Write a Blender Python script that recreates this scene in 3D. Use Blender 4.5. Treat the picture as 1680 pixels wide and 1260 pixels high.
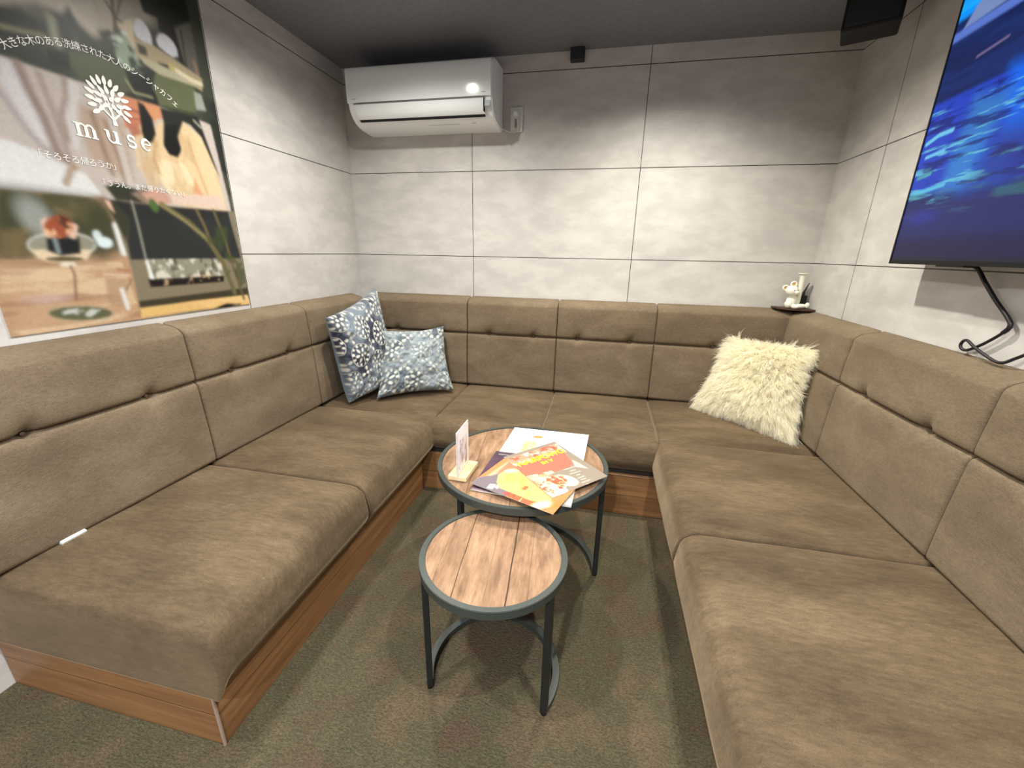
import bpy, bmesh, math, random
import numpy as np
from mathutils import Vector, Matrix, Euler, noise as mnoise

# ---------------------------------------------------------------- clearing
for o in list(bpy.data.objects): bpy.data.objects.remove(o, do_unlink=True)
S = bpy.context.scene
C = S.collection
PI = math.pi
random.seed(7)
RNG = np.random.default_rng(11)

# ---------------------------------------------------------------- camera
cam_d = bpy.data.cameras.new('camera')
cam_d.sensor_fit = 'HORIZONTAL'; cam_d.sensor_width = 36.0
cam_d.lens = 36.0 * 677.8 / 1680.0
cam_d.clip_start = 0.02; cam_d.clip_end = 50
cam = bpy.data.objects.new('camera', cam_d); C.objects.link(cam)
YAW, PITCH, ROLL = -0.205551, -0.308775, 0.018301
cy_, sy_, cp_, sp_ = math.cos(YAW), math.sin(YAW), math.cos(PITCH), math.sin(PITCH)
fwd = Vector((sy_*cp_, cy_*cp_, sp_)); right = Vector((cy_, -sy_, 0)); up = right.cross(fwd)
r2 = right*math.cos(ROLL) + up*math.sin(ROLL); u2 = up*math.cos(ROLL) - right*math.sin(ROLL)
m = Matrix((r2, u2, -fwd)).transposed().to_4x4(); m.translation = Vector((0.76463, -2.46973, 1.17438))
cam.matrix_world = m
S.camera = cam

# ---------------------------------------------------------------- world, view
w = bpy.data.worlds.new('world'); S.world = w; w.use_nodes = True
w.node_tree.nodes['Background'].inputs[0].default_value = (0.5, 0.5, 0.55, 1)
w.node_tree.nodes['Background'].inputs[1].default_value = 0.15
S.view_settings.view_transform = 'Standard'; S.view_settings.look = 'None'
S.view_settings.gamma = 1; S.view_settings.use_curve_mapping = False
EXPOSURE = 0.10
S.view_settings.exposure = EXPOSURE

# ---------------------------------------------------------------- ceiling downlights and one added fill lamp (positions and power)
CEIL = 2.135
DOWNLIGHTS_AND_FILL = [(-0.10, -0.84, 90, (0.98, 0.96, 0.88), 160), (1.01, -0.66, 104, (0.98, 0.95, 0.83), 148),
              (0.00, -2.15, 84, (0.96, 0.98, 0.98), 155), (1.12, -2.15, 112, (0.98, 0.97, 0.90), 155),
              (0.50, -3.40, 300, (0.94, 0.97, 1.0), 152)]  # last entry is an added front fill, no such lamp known
for i, (x, y, p, col, cone) in enumerate(DOWNLIGHTS_AND_FILL):
    l = bpy.data.lights.new('downlight_or_fill_beam', 'SPOT'); l.energy = p; l.color = col
    l.spot_size = math.radians(cone); l.spot_blend = 1.0; l.shadow_soft_size = 0.022
    o = bpy.data.objects.new('downlight_or_fill_beam', l); C.objects.link(o); o.location = (x, y, CEIL-0.034)
    l.use_custom_distance = False

# ================================================================ helpers
def lin(c):
    return tuple((v/12.92 if v <= 0.04045 else ((v+0.055)/1.055)**2.4) for v in c)
def rgb(r, g, b): return lin((r/255, g/255, b/255))

class NT:
    def __init__(s, name):
        s.m = bpy.data.materials.new(name); s.m.use_nodes = True
        s.t = s.m.node_tree; s.n = s.t.nodes; s.b = s.n['Principled BSDF']
    def node(s, typ, **kw):
        n = s.n.new(typ)
        for k, v in kw.items():
            if k.startswith('i_'):
                n.inputs[k[2:].replace('_', ' ')].default_value = v
            else: setattr(n, k, v)
        return n
    def link(s, a, b): s.t.links.new(a, b)
    def math(s, op, a, b=None, c=None):
        n = s.n.new('ShaderNodeMath'); n.operation = op
        for i, v in enumerate((a, b, c)):
            if v is None: continue
            if isinstance(v, (int, float)): n.inputs[i].default_value = v
            else: s.link(v, n.inputs[i])
        return n.outputs[0]
    def ramp(s, fac, stops):
        n = s.n.new('ShaderNodeValToRGB'); e = n.color_ramp.elements
        while len(e) < len(stops): e.new(0.5)
        for el, (p, c) in zip(e, stops): el.position = p; el.color = (*c, 1)
        s.link(fac, n.inputs[0]); return n.outputs[0]
    def mix(s, fac, a, b, mode='MIX'):
        n = s.n.new('ShaderNodeMix'); n.data_type = 'RGBA'; n.blend_type = mode
        for idx, v in ((0, fac), (6, a), (7, b)):
            if isinstance(v, (int, float)): n.inputs[idx].default_value = v
            elif isinstance(v, tuple): n.inputs[idx].default_value = (*v, 1)
            else: s.link(v, n.inputs[idx])
        return n.outputs[2]
    def noise(s, vec, scale, detail=4, rough=0.5, out=0):
        n = s.n.new('ShaderNodeTexNoise'); n.inputs['Scale'].default_value = scale
        n.inputs['Detail'].default_value = detail; n.inputs['Roughness'].default_value = rough
        if vec is not None: s.link(vec, n.inputs['Vector'])
        return n.outputs[out]
    def mapping(s, vec, scale=(1, 1, 1), rot=(0, 0, 0), loc=(0, 0, 0)):
        n = s.n.new('ShaderNodeMapping'); n.inputs['Scale'].default_value = scale
        n.inputs['Rotation'].default_value = rot; n.inputs['Location'].default_value = loc
        s.link(vec, n.inputs[0]); return n.outputs[0]
    def pos(s): return s.n.new('ShaderNodeNewGeometry').outputs['Position']
    def obj(s): return s.n.new('ShaderNodeTexCoord').outputs['Object']
    def xyz(s, v):
        n = s.n.new('ShaderNodeSeparateXYZ'); s.link(v, n.inputs[0]); return n.outputs
    def bump(s, h, strength=0.3, dist=0.01):
        n = s.n.new('ShaderNodeBump'); n.inputs['Strength'].default_value = strength
        n.inputs['Distance'].default_value = dist; s.link(h, n.inputs['Height'])
        s.link(n.outputs[0], s.b.inputs['Normal']); return n
    def set(s, **kw):
        for k, v in kw.items():
            k = k.replace('_', ' ')
            if isinstance(v, tuple) and len(v) == 3: v = (*v, 1)
            if hasattr(v, 'is_linked') : s.link(v, s.b.inputs[k])
            else: s.b.inputs[k].default_value = v
        return s

def flat(name, col, rough=0.5, metal=0.0, var=0.06, scale=30, bump=0.0, spec=0.5):
    t = NT(name); n = t.noise(t.obj(), scale, 3)
    c = t.ramp(n, [(0.3, tuple(v*(1-var) for v in col)), (0.7, tuple(min(1, v*(1+var)) for v in col))])
    t.set(Base_Color=c, Roughness=rough, Metallic=metal, Specular_IOR_Level=spec)
    if bump: t.bump(n, bump, 0.002)
    return t.m

def link(name, me, mat=None, parent=None, smooth=False):
    o = bpy.data.objects.new(name, me); C.objects.link(o)
    if mat is not None and len(me.materials) == 0:
        for mm in (mat if isinstance(mat, (list, tuple)) else [mat]): me.materials.append(mm)
    if parent is not None:
        o.parent = parent
    if smooth:
        me.polygons.foreach_set('use_smooth', [True]*len(me.polygons))
    return o
def tag(o, label, cat, group=None):
    o['label'] = label; o['category'] = cat
    if group: o['group'] = group
    return o
def thing(name, label, cat, loc=(0, 0, 0), group=None):
    o = bpy.data.objects.new(name, None); C.objects.link(o); o.location = loc
    o.empty_display_size = 0.05
    return tag(o, label, cat, group)
# builders below use WORLD coordinates; parts under an Empty at `loc` are shifted by -loc
def frombm(name, bm, mat, parent=None, smooth=False, auto=None):
    if parent is not None and parent.type == 'EMPTY':
        bmesh.ops.translate(bm, verts=bm.verts, vec=-parent.location)
    elif parent is not None and parent.parent is not None and parent.parent.type == 'EMPTY':
        bmesh.ops.translate(bm, verts=bm.verts, vec=-parent.parent.location)
    me = bpy.data.meshes.new(name); bm.normal_update(); bm.to_mesh(me); bm.free()
    o = link(name, me, mat, parent, smooth)
    if auto:
        me.polygons.foreach_set('use_smooth', [True]*len(me.polygons))
        try: me.set_sharp_from_angle(angle=math.radians(auto))
        except Exception: pass
    return o
def fromnp(name, V, F, mat, parent=None, smooth=True, colors=None):
    V = np.asarray(V, float).copy()
    off = None
    if parent is not None:
        off = parent.location if parent.type == 'EMPTY' else (parent.parent.location if parent.parent is not None else None)
    if off is not None: V -= np.array(off)
    me = bpy.data.meshes.new(name); me.from_pydata(V.tolist(), [], F.tolist() if hasattr(F, 'tolist') else F)
    if colors is not None:
        a = me.color_attributes.new('Col', 'FLOAT_COLOR', 'POINT')
        cc = np.ones((len(V), 4), np.float32); cc[:, :3] = colors
        a.data.foreach_set('color', cc.ravel())
    me.update()
    return link(name, me, mat, parent, smooth)
def box(bm, lo, hi, bev=0.0, seg=2, rot=None, piv=None):
    r = bmesh.ops.create_cube(bm, size=1.0); vs = r['verts']
    c = [(a+b)/2 for a, b in zip(lo, hi)]; s = [abs(b-a) for a, b in zip(lo, hi)]
    bmesh.ops.scale(bm, verts=vs, vec=s); bmesh.ops.translate(bm, verts=vs, vec=c)
    if bev:
        es = list({e for v in vs for e in v.link_edges})
        rr = bmesh.ops.bevel(bm, geom=es, offset=bev, segments=seg, profile=0.5, affect='EDGES')
        vs = list({v for f in rr['faces'] for v in f.verts} | set(v for v in vs if v.is_valid))
    if rot is not None:
        bmesh.ops.rotate(bm, verts=vs, cent=piv or c, matrix=rot)
    return vs
def tube(bm, pts, r, n=10, cap=True, closed=False):
    pts = [Vector(p) for p in pts]; rings = []
    N = len(pts); prev = None
    for i, p in enumerate(pts):
        if closed: t = (pts[(i+1) % N]-pts[i-1]).normalized()
        else: t = (pts[min(i+1, N-1)]-pts[max(i-1, 0)]).normalized()
        if prev is None:
            a = t.orthogonal().normalized()
        else:
            a = (prev - t*prev.dot(t)).normalized()
        prev = a; b = t.cross(a)
        rr = r[i] if isinstance(r, (list, tuple)) else r
        rings.append([bm.verts.new(p+(a*math.cos(k*2*PI/n)+b*math.sin(k*2*PI/n))*rr) for k in range(n)])
    for i in range(N if closed else N-1):
        A, B = rings[i], rings[(i+1) % N]
        for k in range(n): bm.faces.new((A[k], A[(k+1) % n], B[(k+1) % n], B[k]))
    if cap and not closed:
        bm.faces.new(rings[0][::-1]); bm.faces.new(rings[-1])
def lathe(bm, prof, cx, cy, n=48, a0=0, a1=2*PI):
    full = abs(a1-a0-2*PI) < 1e-6
    rings = []
    cnt = n if full else n+1
    for k in range(cnt):
        a = a0+(a1-a0)*k/n
        rings.append([bm.verts.new((cx+r*math.cos(a), cy+r*math.sin(a), z)) for r, z in prof])
    for k in range(n):
        A, B = rings[k], rings[(k+1) % cnt]
        for j in range(len(prof)-1):
            try: bm.faces.new((A[j], B[j], B[j+1], A[j+1]))
            except ValueError: pass
    return rings
def ringbar(bm, cx, cy, r0, r1, z0, z1, n=64, a0=0, a1=2*PI):
    rings = lathe(bm, [(r0, z0), (r1, z0), (r1, z1), (r0, z1), (r0, z0)], cx, cy, n, a0, a1)
    if abs(a1-a0-2*PI) > 1e-6:
        for R in (rings[0], rings[-1]):
            try: bm.faces.new(R[:4])
            except ValueError: pass
    bmesh.ops.remove_doubles(bm, verts=bm.verts, dist=1e-6)
    bmesh.ops.recalc_face_normals(bm, faces=bm.faces)
def smooth_path(pts, k=8):
    P = [Vector(p) for p in pts]; out = []
    for i in range(len(P)-1):
        p0 = P[max(i-1, 0)]; p1 = P[i]; p2 = P[i+1]; p3 = P[min(i+2, len(P)-1)]
        for j in range(k):
            t = j/k
            out.append(0.5*((2*p1)+(p2-p0)*t+(2*p0-5*p1+4*p2-p3)*t*t+(3*p1-p0-3*p2+p3)*t**3))
    out.append(P[-1]); return out

# ---------------------------------------------------------------- numpy value noise
def vnoise(x, y, seed=0, octaves=4):
    out = 0; amp = 1; tot = 0
    for o in range(octaves):
        r = np.random.default_rng(seed+o*17); T = r.random((64, 64))
        xi = np.floor(x).astype(int); yi = np.floor(y).astype(int); fx = x-xi; fy = y-yi
        fx = fx*fx*(3-2*fx); fy = fy*fy*(3-2*fy)
        g = lambda a, b: T[a % 64, b % 64]
        out = out + amp*((g(xi, yi)*(1-fx)+g(xi+1, yi)*fx)*(1-fy)+(g(xi, yi+1)*(1-fx)+g(xi+1, yi+1)*fx)*fy)
        tot += amp; amp *= 0.5; x = x*2.03+5.1; y = y*2.03+9.7
    return out/tot
# ---------------------------------------------------------------- printed pictures: colours per vertex of a fine sheet
def seg_dist(A, B, pts, closed=True):
    d = np.full(A.shape, 1e9); n = len(pts)
    for i in range(n if closed else n-1):
        x0, y0 = pts[i]; x1, y1 = pts[(i+1) % n]
        dx, dy = x1-x0, y1-y0; L = dx*dx+dy*dy+1e-12
        t = np.clip(((A-x0)*dx+(B-y0)*dy)/L, 0, 1)
        d = np.minimum(d, np.hypot(A-x0-t*dx, B-y0-t*dy))
    return d
def inside(A, B, pts):
    r = np.zeros(A.shape, bool); n = len(pts)
    for i in range(n):
        x0, y0 = pts[i]; x1, y1 = pts[(i+1) % n]
        if y0 == y1: continue
        c = ((y0 > B) != (y1 > B)) & (A < (x1-x0)*(B-y0)/(y1-y0)+x0)
        r ^= c
    return r
def paint(A, B, base, ops):
    col = np.empty(A.shape+(3,)); col[:] = base
    for op in ops:
        k = op[0]; c = np.array(rgb(*op[1]))
        if k == 'p':
            pts, s = op[2], op[3]; d = seg_dist(A, B, pts); sd = np.where(inside(A, B, pts), d, -d)
        elif k == 'e':
            (cx, cy, rx, ry, ang), s = op[2], op[3]; ca, sa = math.cos(ang), math.sin(ang)
            u = ((A-cx)*ca+(B-cy)*sa)/rx; v = (-(A-cx)*sa+(B-cy)*ca)/ry
            sd = (1-np.hypot(u, v))*min(rx, ry)
        elif k == 'l':
            pts, wd, s = op[2], op[3], op[4]; sd = wd/2-seg_dist(A, B, pts, False)
        elif k == 'n':   # noise tint: ('n', rgb, (scaleA, scaleB), lo, hi, amount, seed, poly or None)
            sc, lo, hi, am, seed, poly = op[2:8]
            f = np.clip((vnoise(A*sc[0]+50, B*sc[1]+50, seed)-lo)/(hi-lo), 0, 1)*am
            if poly is not None: f = f*inside(A, B, poly)
            col = col*(1-f[..., None])+c*f[..., None]; continue
        s = max(s, 1e-5); a = np.clip(sd/s+0.5, 0, 1); a = (a*a*(3-2*a))[..., None]
        if len(op) > (5 if k == 'l' else 4): a = a*op[-1]
        col = col*(1-a)+c*a
    return np.clip(col, 0, 1)
def sheet(name, mat, parent, fn, na, nb, thick, colors):
    """fn(a,b)->front points (na*nb); closed slab with the given backward thickness vector"""
    a = np.linspace(0, 1, na); b = np.linspace(0, 1, nb); A, B = np.meshgrid(a, b, indexing='ij')
    P = fn(A, B); V = P.reshape(-1, 3); n = len(V)
    idx = np.arange(n).reshape(na, nb)
    F = np.stack([idx[:-1, :-1], idx[1:, :-1], idx[1:, 1:], idx[:-1, 1:]], -1).reshape(-1, 4).tolist()
    edge = list(idx[:, 0])+list(idx[-1, 1:])+list(idx[-2::-1, -1])+list(idx[0, -2:0:-1])
    V2 = np.vstack([V, V[edge]+np.array(thick)])
    m = len(edge)
    for i in range(m):
        j = (i+1) % m; F.append([int(edge[j]), int(edge[i]), n+i, n+j])
    F.append([n+i for i in range(m)][::-1])
    cc = np.vstack([colors.reshape(-1, 3), np.tile(np.array(rgb(225, 222, 215)), (m, 1))])
    return fromnp(name, V2, F, mat, parent, False, cc)
def vcol(name, rough=0.5, emit=0.0, sheen=0.0, bumpn=0.0, spec=0.4):
    t = NT(name); a = t.node('ShaderNodeAttribute', attribute_name='Col')
    if emit:
        t.set(Base_Color=(0.006, 0.006, 0.008), Roughness=rough, Specular_IOR_Level=.12)
        t.link(a.outputs[0], t.b.inputs['Emission Color']); t.b.inputs['Emission Strength'].default_value = emit
    else:
        n = t.noise(t.obj(), 180, 2)
        c = t.mix(0.06, a.outputs[0], n, 'OVERLAY')
        t.set(Base_Color=c, Roughness=rough, Specular_IOR_Level=spec, Sheen_Weight=sheen)
        if bumpn: t.bump(n, bumpn, 0.001)
    return t.m

# ================================================================ materials
XL, XR, ZA, ZB, ZT = -0.7555, 1.8147, 1.6031, 1.1464, 2.0576
def wall_mat(name, axis, joints):
    t = NT(name); p = t.pos(); x = t.xyz(p)
    n1 = t.noise(t.mapping(p, (1, 1, 1.6)), 1.7, 6, 0.55); n2 = t.noise(t.mapping(p, (1, 1, 2.2), loc=(4, 2, 7)), 6.0, 5, 0.6)
    n3 = t.noise(t.mapping(p, (1, 1, 3.5), loc=(1, 9, 3)), 26.0, 3, 0.6)
    c = t.ramp(n1, [(0.30, rgb(178, 174, 172)), (0.50, rgb(196, 192, 188)), (0.72, rgb(208, 204, 198))])
    c2 = t.ramp(n2, [(0.42, rgb(184, 179, 176)), (0.60, rgb(208, 204, 199))])
    c = t.mix(0.5, c, c2); c = t.mix(t.math('MULTIPLY', t.math('GREATER_THAN', n3, 0.62), 0.10), c, rgb(170, 166, 160))
    line = None
    for z in (ZA, ZB, ZT):
        l = t.math('COMPARE', x[2], z, 0.0019); line = l if line is None else t.math('MAXIMUM', line, l)
    for j in joints: line = t.math('MAXIMUM', line, t.math('COMPARE', x[axis], j, 0.0017))
    c = t.mix(line, c, rgb(58, 52, 48))
    t.set(Base_Color=c, Roughness=0.42, Specular_IOR_Level=0.3)
    t.bump(t.math('SUBTRACT', t.math('MULTIPLY', n2, 0.03), line), 0.35, 0.002)
    return t.m
M_WB = wall_mat('panel_back', 0, (0.0, 0.91)); M_WL = wall_mat('panel_left', 1, (-0.8983, -1.808, -2.718, -3.628))
M_WR = wall_mat('panel_right', 1, (-0.369, -1.279, -2.189, -3.099)); M_WF = wall_mat('panel_front', 0, (-0.1, 0.81))

t = NT('black_ceiling'); n = t.noise(t.pos(), 60, 3)
t.set(Base_Color=t.ramp(n, [(0.3, rgb(108, 110, 116)), (0.7, rgb(122, 124, 131))]), Roughness=0.45); t.bump(n, 0.1, 0.002); M_CEIL = t.m

t = NT('carpet'); p = t.pos()
n1 = t.noise(p, 5.0, 5, 0.6); n2 = t.noise(t.mapping(p, (1, 1.6, 1), (0, 0, 0.5)), 150, 4, 0.8); n3 = t.noise(t.mapping(p, (1, 3, 1), (0, 0, -0.6)), 60, 4, 0.7)
c = t.ramp(n1, [(0.35, rgb(112, 93, 76)), (0.50, rgb(106, 100, 78)), (0.65, rgb(126, 108, 86))])
c = t.mix(0.75, c, t.ramp(n2, [(0.28, (0.12, 0.12, 0.12)), (0.72, (0.88, 0.88, 0.88))]), 'OVERLAY')
c = t.mix(0.45, c, t.ramp(n3, [(0.3, (0.2, 0.2, 0.2)), (0.7, (0.8, 0.8, 0.8))]), 'OVERLAY')
t.set(Base_Color=c, Roughness=0.95, Sheen_Weight=0.0, Specular_IOR_Level=0.05); t.bump(t.math('ADD', n2, n3), 1.0, 0.010); M_CARPET = t.m

def velvet(name, rot, seed, tone=1.0):
    t = NT(name); p = t.pos()
    mp = t.mapping(p, (1.0, 2.6, 1.6), (0, 0, rot), (seed, seed*2, 0))
    n1 = t.noise(mp, 2.6, 6, 0.62); n2 = t.noise(t.mapping(p, (1, 4, 3), (0, 0, rot)), 24, 6, 0.75); n3 = t.noise(p, 420, 2, 0.6)
    k = lambda *c: tuple(v*tone for v in rgb(*c))
    c = t.ramp(n1, [(0.30, k(74, 61, 46)), (0.48, k(90, 75, 57)), (0.70, k(110, 93, 72))])
    c = t.mix(0.55, c, t.ramp(n2, [(0.3, (0.25, 0.25, 0.25)), (0.7, (0.75, 0.75, 0.75))]), 'OVERLAY')
    c = t.mix(0.30, c, t.ramp(n3, [(0.3, (0.2, 0.2, 0.2)), (0.7, (0.8, 0.8, 0.8))]), 'OVERLAY')
    t.set(Base_Color=c, Roughness=0.85, Specular_IOR_Level=0.15, Sheen_Weight=0.6, Sheen_Roughness=0.35, Sheen_Tint=rgb(225, 200, 165))
    t.bump(t.math('ADD', n2, t.math('MULTIPLY', n3, 0.5)), 0.25, 0.003)
    return t.m
M_SEAT = velvet('velvet_seat', 0.35, 1.0, 1.0); M_SEATL = velvet('velvet_seat_left', -0.6, 3.0, 1.0)
def weave(name):
    t = NT(name); p = t.pos()
    n1 = t.noise(t.mapping(p, (1, 1, 2)), 3.0, 4, 0.6); n2 = t.noise(t.mapping(p, (1, 1, 4)), 70, 4, 0.7); n3 = t.noise(p, 480, 2)
    c = t.ramp(n1, [(0.32, rgb(99, 85, 69)), (0.5, rgb(112, 97, 79)), (0.68, rgb(125, 110, 91))])
    c = t.mix(0.4, c, t.ramp(n2, [(0.3, (0.25, 0.25, 0.25)), (0.7, (0.75, 0.75, 0.75))]), 'OVERLAY')
    c = t.mix(0.35, c, t.ramp(n3, [(0.3, (0.2, 0.2, 0.2)), (0.7, (0.8, 0.8, 0.8))]), 'OVERLAY')
    t.set(Base_Color=c, Roughness=0.9, Specular_IOR_Level=0.12, Sheen_Weight=0.25, Sheen_Tint=rgb(220, 200, 170)); t.bump(t.math('ADD', n2, n3), 0.3, 0.003)
    return t.m
M_BACK = weave('brown_upholstery')
def basewood(name, axis):
    t = NT(name); p = t.pos(); x = t.xyz(p)
    sc = (1.5, 30, 30) if axis == 0 else (30, 1.5, 30)
    na_ = t.noise(t.mapping(p, sc), 1.6, 6, 0.6); nb_ = t.noise(t.mapping(p, (1.5, 30, 30)), 1.6, 6, 0.6)
    gN = t.xyz(t.n.new('ShaderNodeNewGeometry').outputs['Normal']); fy = t.math('GREATER_THAN', t.math('ABSOLUTE', gN[1]), 0.7)
    n = t.math('ADD', t.math('MULTIPLY', nb_, fy), t.math('MULTIPLY', na_, t.math('SUBTRACT', 1.0, fy)))
    c = t.ramp(n, [(0.3, rgb(112, 78, 48)), (0.5, rgb(136, 97, 62)), (0.7, rgb(156, 114, 74))])
    plank = t.math('FLOOR', t.math('DIVIDE', x[2], 0.1)); seam = t.math('COMPARE', t.math('MODULO', x[2], 0.1), 0.001, 0.0012)
    blk = t.math('FLOOR', t.math('ADD', t.math('DIVIDE', x[axis], 0.31), t.math('MULTIPLY', plank, 0.43)))
    tone = t.node('ShaderNodeTexWhiteNoise'); tone.noise_dimensions = '2D'
    cb = t.node('ShaderNodeCombineXYZ'); t.link(blk, cb.inputs[0]); t.link(plank, cb.inputs[1]); t.link(cb.outputs[0], tone.inputs['Vector'])
    c = t.mix(0.35, c, t.ramp(tone.outputs['Value'], [(0, (0.3, 0.3, 0.3)), (1, (0.7, 0.7, 0.7))]), 'OVERLAY')
    c = t.mix(seam, c, rgb(66, 42, 26))
    t.set(Base_Color=c, Roughness=0.45); return t.m
M_BWX = basewood('plinth_wood_x', 0); M_BWY = basewood('plinth_wood_y', 1)
def topwood(name, rot, seed, lines):
    t = NT(name); p = t.obj(); mp = t.mapping(p, (1, 1, 1), (0, 0, rot), (seed, seed, 0)); x = t.xyz(t.mapping(p, (1, 1, 1), (0, 0, rot)))
    n1 = t.noise(t.mapping(mp, (10, 2.2, 1)), 4.0, 8, 0.68); n2 = t.noise(t.mapping(mp, (60, 3, 1)), 3, 4, 0.7); n3 = t.noise(mp, 7, 3, 0.6)
    c = t.ramp(n1, [(0.28, rgb(104, 78, 58)), (0.45, rgb(134, 104, 80)), (0.62, rgb(156, 124, 97)), (0.8, rgb(172, 142, 114))])
    c = t.mix(0.28, c, t.ramp(n2, [(0.3, (0.25, 0.25, 0.25)), (0.7, (0.72, 0.72, 0.72))]), 'OVERLAY')
    c = t.mix(0.4, c, t.ramp(n3, [(0.35, (0.35, 0.35, 0.35)), (0.65, (0.62, 0.62, 0.62))]), 'OVERLAY')
    wob = t.math('MULTIPLY', t.math('SUBTRACT', t.noise(t.mapping(mp, (2, 5, 1)), 2, 3), 0.5), 0.006)
    xx = t.math('ADD', x[0], wob); line = None
    for pos_, wd, amt in lines:
        l = t.math('MULTIPLY', t.math('COMPARE', xx, pos_, wd), amt); line = l if line is None else t.math('MAXIMUM', line, l)
    c = t.mix(line, c, rgb(58, 40, 30))
    t.set(Base_Color=c, Roughness=0.6, Specular_IOR_Level=0.2); t.bump(n2, 0.1, 0.001); return t.m
M_TOPS = topwood('grey_oak_small', -0.09, 2.0, [(-0.075, 0.0012, 0.9), (0.052, 0.0018, 0.95), (-0.13, 0.0006, 0.6), (0.0, 0.0006, 0.5), (0.1, 0.0006, 0.6)])
M_TOPB = topwood('grey_oak_large', -0.12, 6.0, [(-0.16, 0.001, 0.7), (-0.02, 0.0012, 0.8), (0.13, 0.001, 0.7), (0.21, 0.0006, 0.6)])
M_IRON = flat('black_metal', rgb(40, 43, 42), 0.42, 0.3, 0.1, 80, 0.05)
M_RIM = flat('charcoal_rim', rgb(60, 65, 61), 0.42, 0.15, 0.05, 80)
M_WHITE = flat('white_plastic', rgb(246, 250, 252), 0.10, 0, 0.01, 10)
M_WHITE2 = flat('white_plastic_matt', rgb(218, 218, 212), 0.45, 0, 0.02, 10)
M_DARK = flat('black_gap', rgb(14, 13, 12), 0.7, 0, 0.1, 20)
M_BLACK = flat('black_plastic', rgb(16, 16, 18), 0.5, 0, 0.1, 40, 0, .25)
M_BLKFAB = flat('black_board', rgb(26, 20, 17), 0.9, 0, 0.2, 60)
M_GLINT = flat('glint_metal', rgb(190, 190, 190), 0.3, 0.9, 0.05, 20)
M_CABLE = flat('black_rubber', rgb(24, 20, 28), 0.45, 0, 0.05, 40)
M_PALEWOOD = flat('pale_wood', rgb(226, 200, 152), 0.5, 0, 0.08, 40)
M_CERAMIC = flat('white_ceramic', rgb(240, 236, 222), 0.25, 0, 0.02, 10)
M_GOLD = flat('gold_glaze', rgb(214, 176, 110), 0.35, 0.3, 0.05, 20)
M_PAPER = flat('white_paper', rgb(240, 240, 238), 0.6, 0, 0.01, 20)
M_TRIM = flat('plinth_edge_strip', rgb(172, 150, 138), 0.4, 0.2, 0.05, 20)
M_SHELF = flat('dark_shelf_wood', rgb(70, 46, 34), 0.4, 0, 0.15, 30)
M_LETTER = flat('white_print', rgb(240, 240, 236), 0.5, 0, 0.01, 20)
M_YELLOW = flat('yellow_print', rgb(250, 240, 20), 0.5, 0, 0.01, 20)
M_REDINK = flat('red_print', rgb(220, 90, 50), 0.5, 0, 0.02, 20)
M_FEATHER = flat('dark_feather', rgb(62, 52, 46), 0.8, 0, 0.2, 60)

# ================================================================ room shell
YF = -4.6
def slab(name, lo, hi, mat):
    bm = bmesh.new(); box(bm, lo, hi); o = frombm(name, bm, mat); o['kind'] = 'structure'; return o
slab('floor', (XL-.1, YF-.1, -0.1), (XR+.1, .1, 0), M_CARPET)
slab('ceiling', (XL-.1, YF-.1, CEIL), (XR+.1, .1, CEIL+.1), M_CEIL)
slab('wall_back', (XL-.1, 0, 0), (XR+.1, .1, CEIL), M_WB)
slab('wall_left', (XL-.1, YF, 0), (XL, 0, CEIL), M_WL)
slab('wall_right', (XR, YF, 0), (XR+.1, 0, CEIL), M_WR)
slab('wall_front', (XL-.1, YF-.1, 0), (XR+.1, YF, CEIL), M_WF)

# ================================================================ banquette
def round_box(hw, hd, hh, r, nx, ny, nz):
    """returns verts (local, centred), faces; grid cube with rounded corners"""
    def axis(h, n):
        c = h-r; e = np.linspace(0, 1, 6)
        a = np.concatenate([-h+r*(1-np.cos(e*PI/2))*1.0, np.linspace(-c, c, n)[1:-1], (h-r)+r*np.sin(e*PI/2)])
        return a
    ax = [axis(hw, nx), axis(hd, ny), axis(hh, nz)]; H = (hw, hd, hh)
    keys = {}; V = []; F = []
    def vid(p):
        k = (round(p[0], 6), round(p[1], 6), round(p[2], 6))
        if k not in keys: keys[k] = len(V); V.append(p)
        return keys[k]
    for a in range(3):
        b, c = (a+1) % 3, (a+2) % 3
        for s in (-1, 1):
            g = [[None]*len(ax[c]) for _ in ax[b]]
            for i, u in enumerate(ax[b]):
                for j, v in enumerate(ax[c]):
                    p = [0, 0, 0]; p[a] = s*H[a]; p[b] = u; p[c] = v; g[i][j] = vid(tuple(p))
            for i in range(len(ax[b])-1):
                for j in range(len(ax[c])-1):
                    q = [g[i][j], g[i+1][j], g[i+1][j+1], g[i][j+1]]
                    F.append(q if s > 0 else q[::-1])
    V = np.array(V); Hn = np.array(H)-r
    inner = np.clip(V, -Hn, Hn); d = V-inner; L = np.linalg.norm(d, axis=1, keepdims=True)
    V = inner+np.where(L > 1e-9, d/np.maximum(L, 1e-9)*r, 0)
    return V, F
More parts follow.
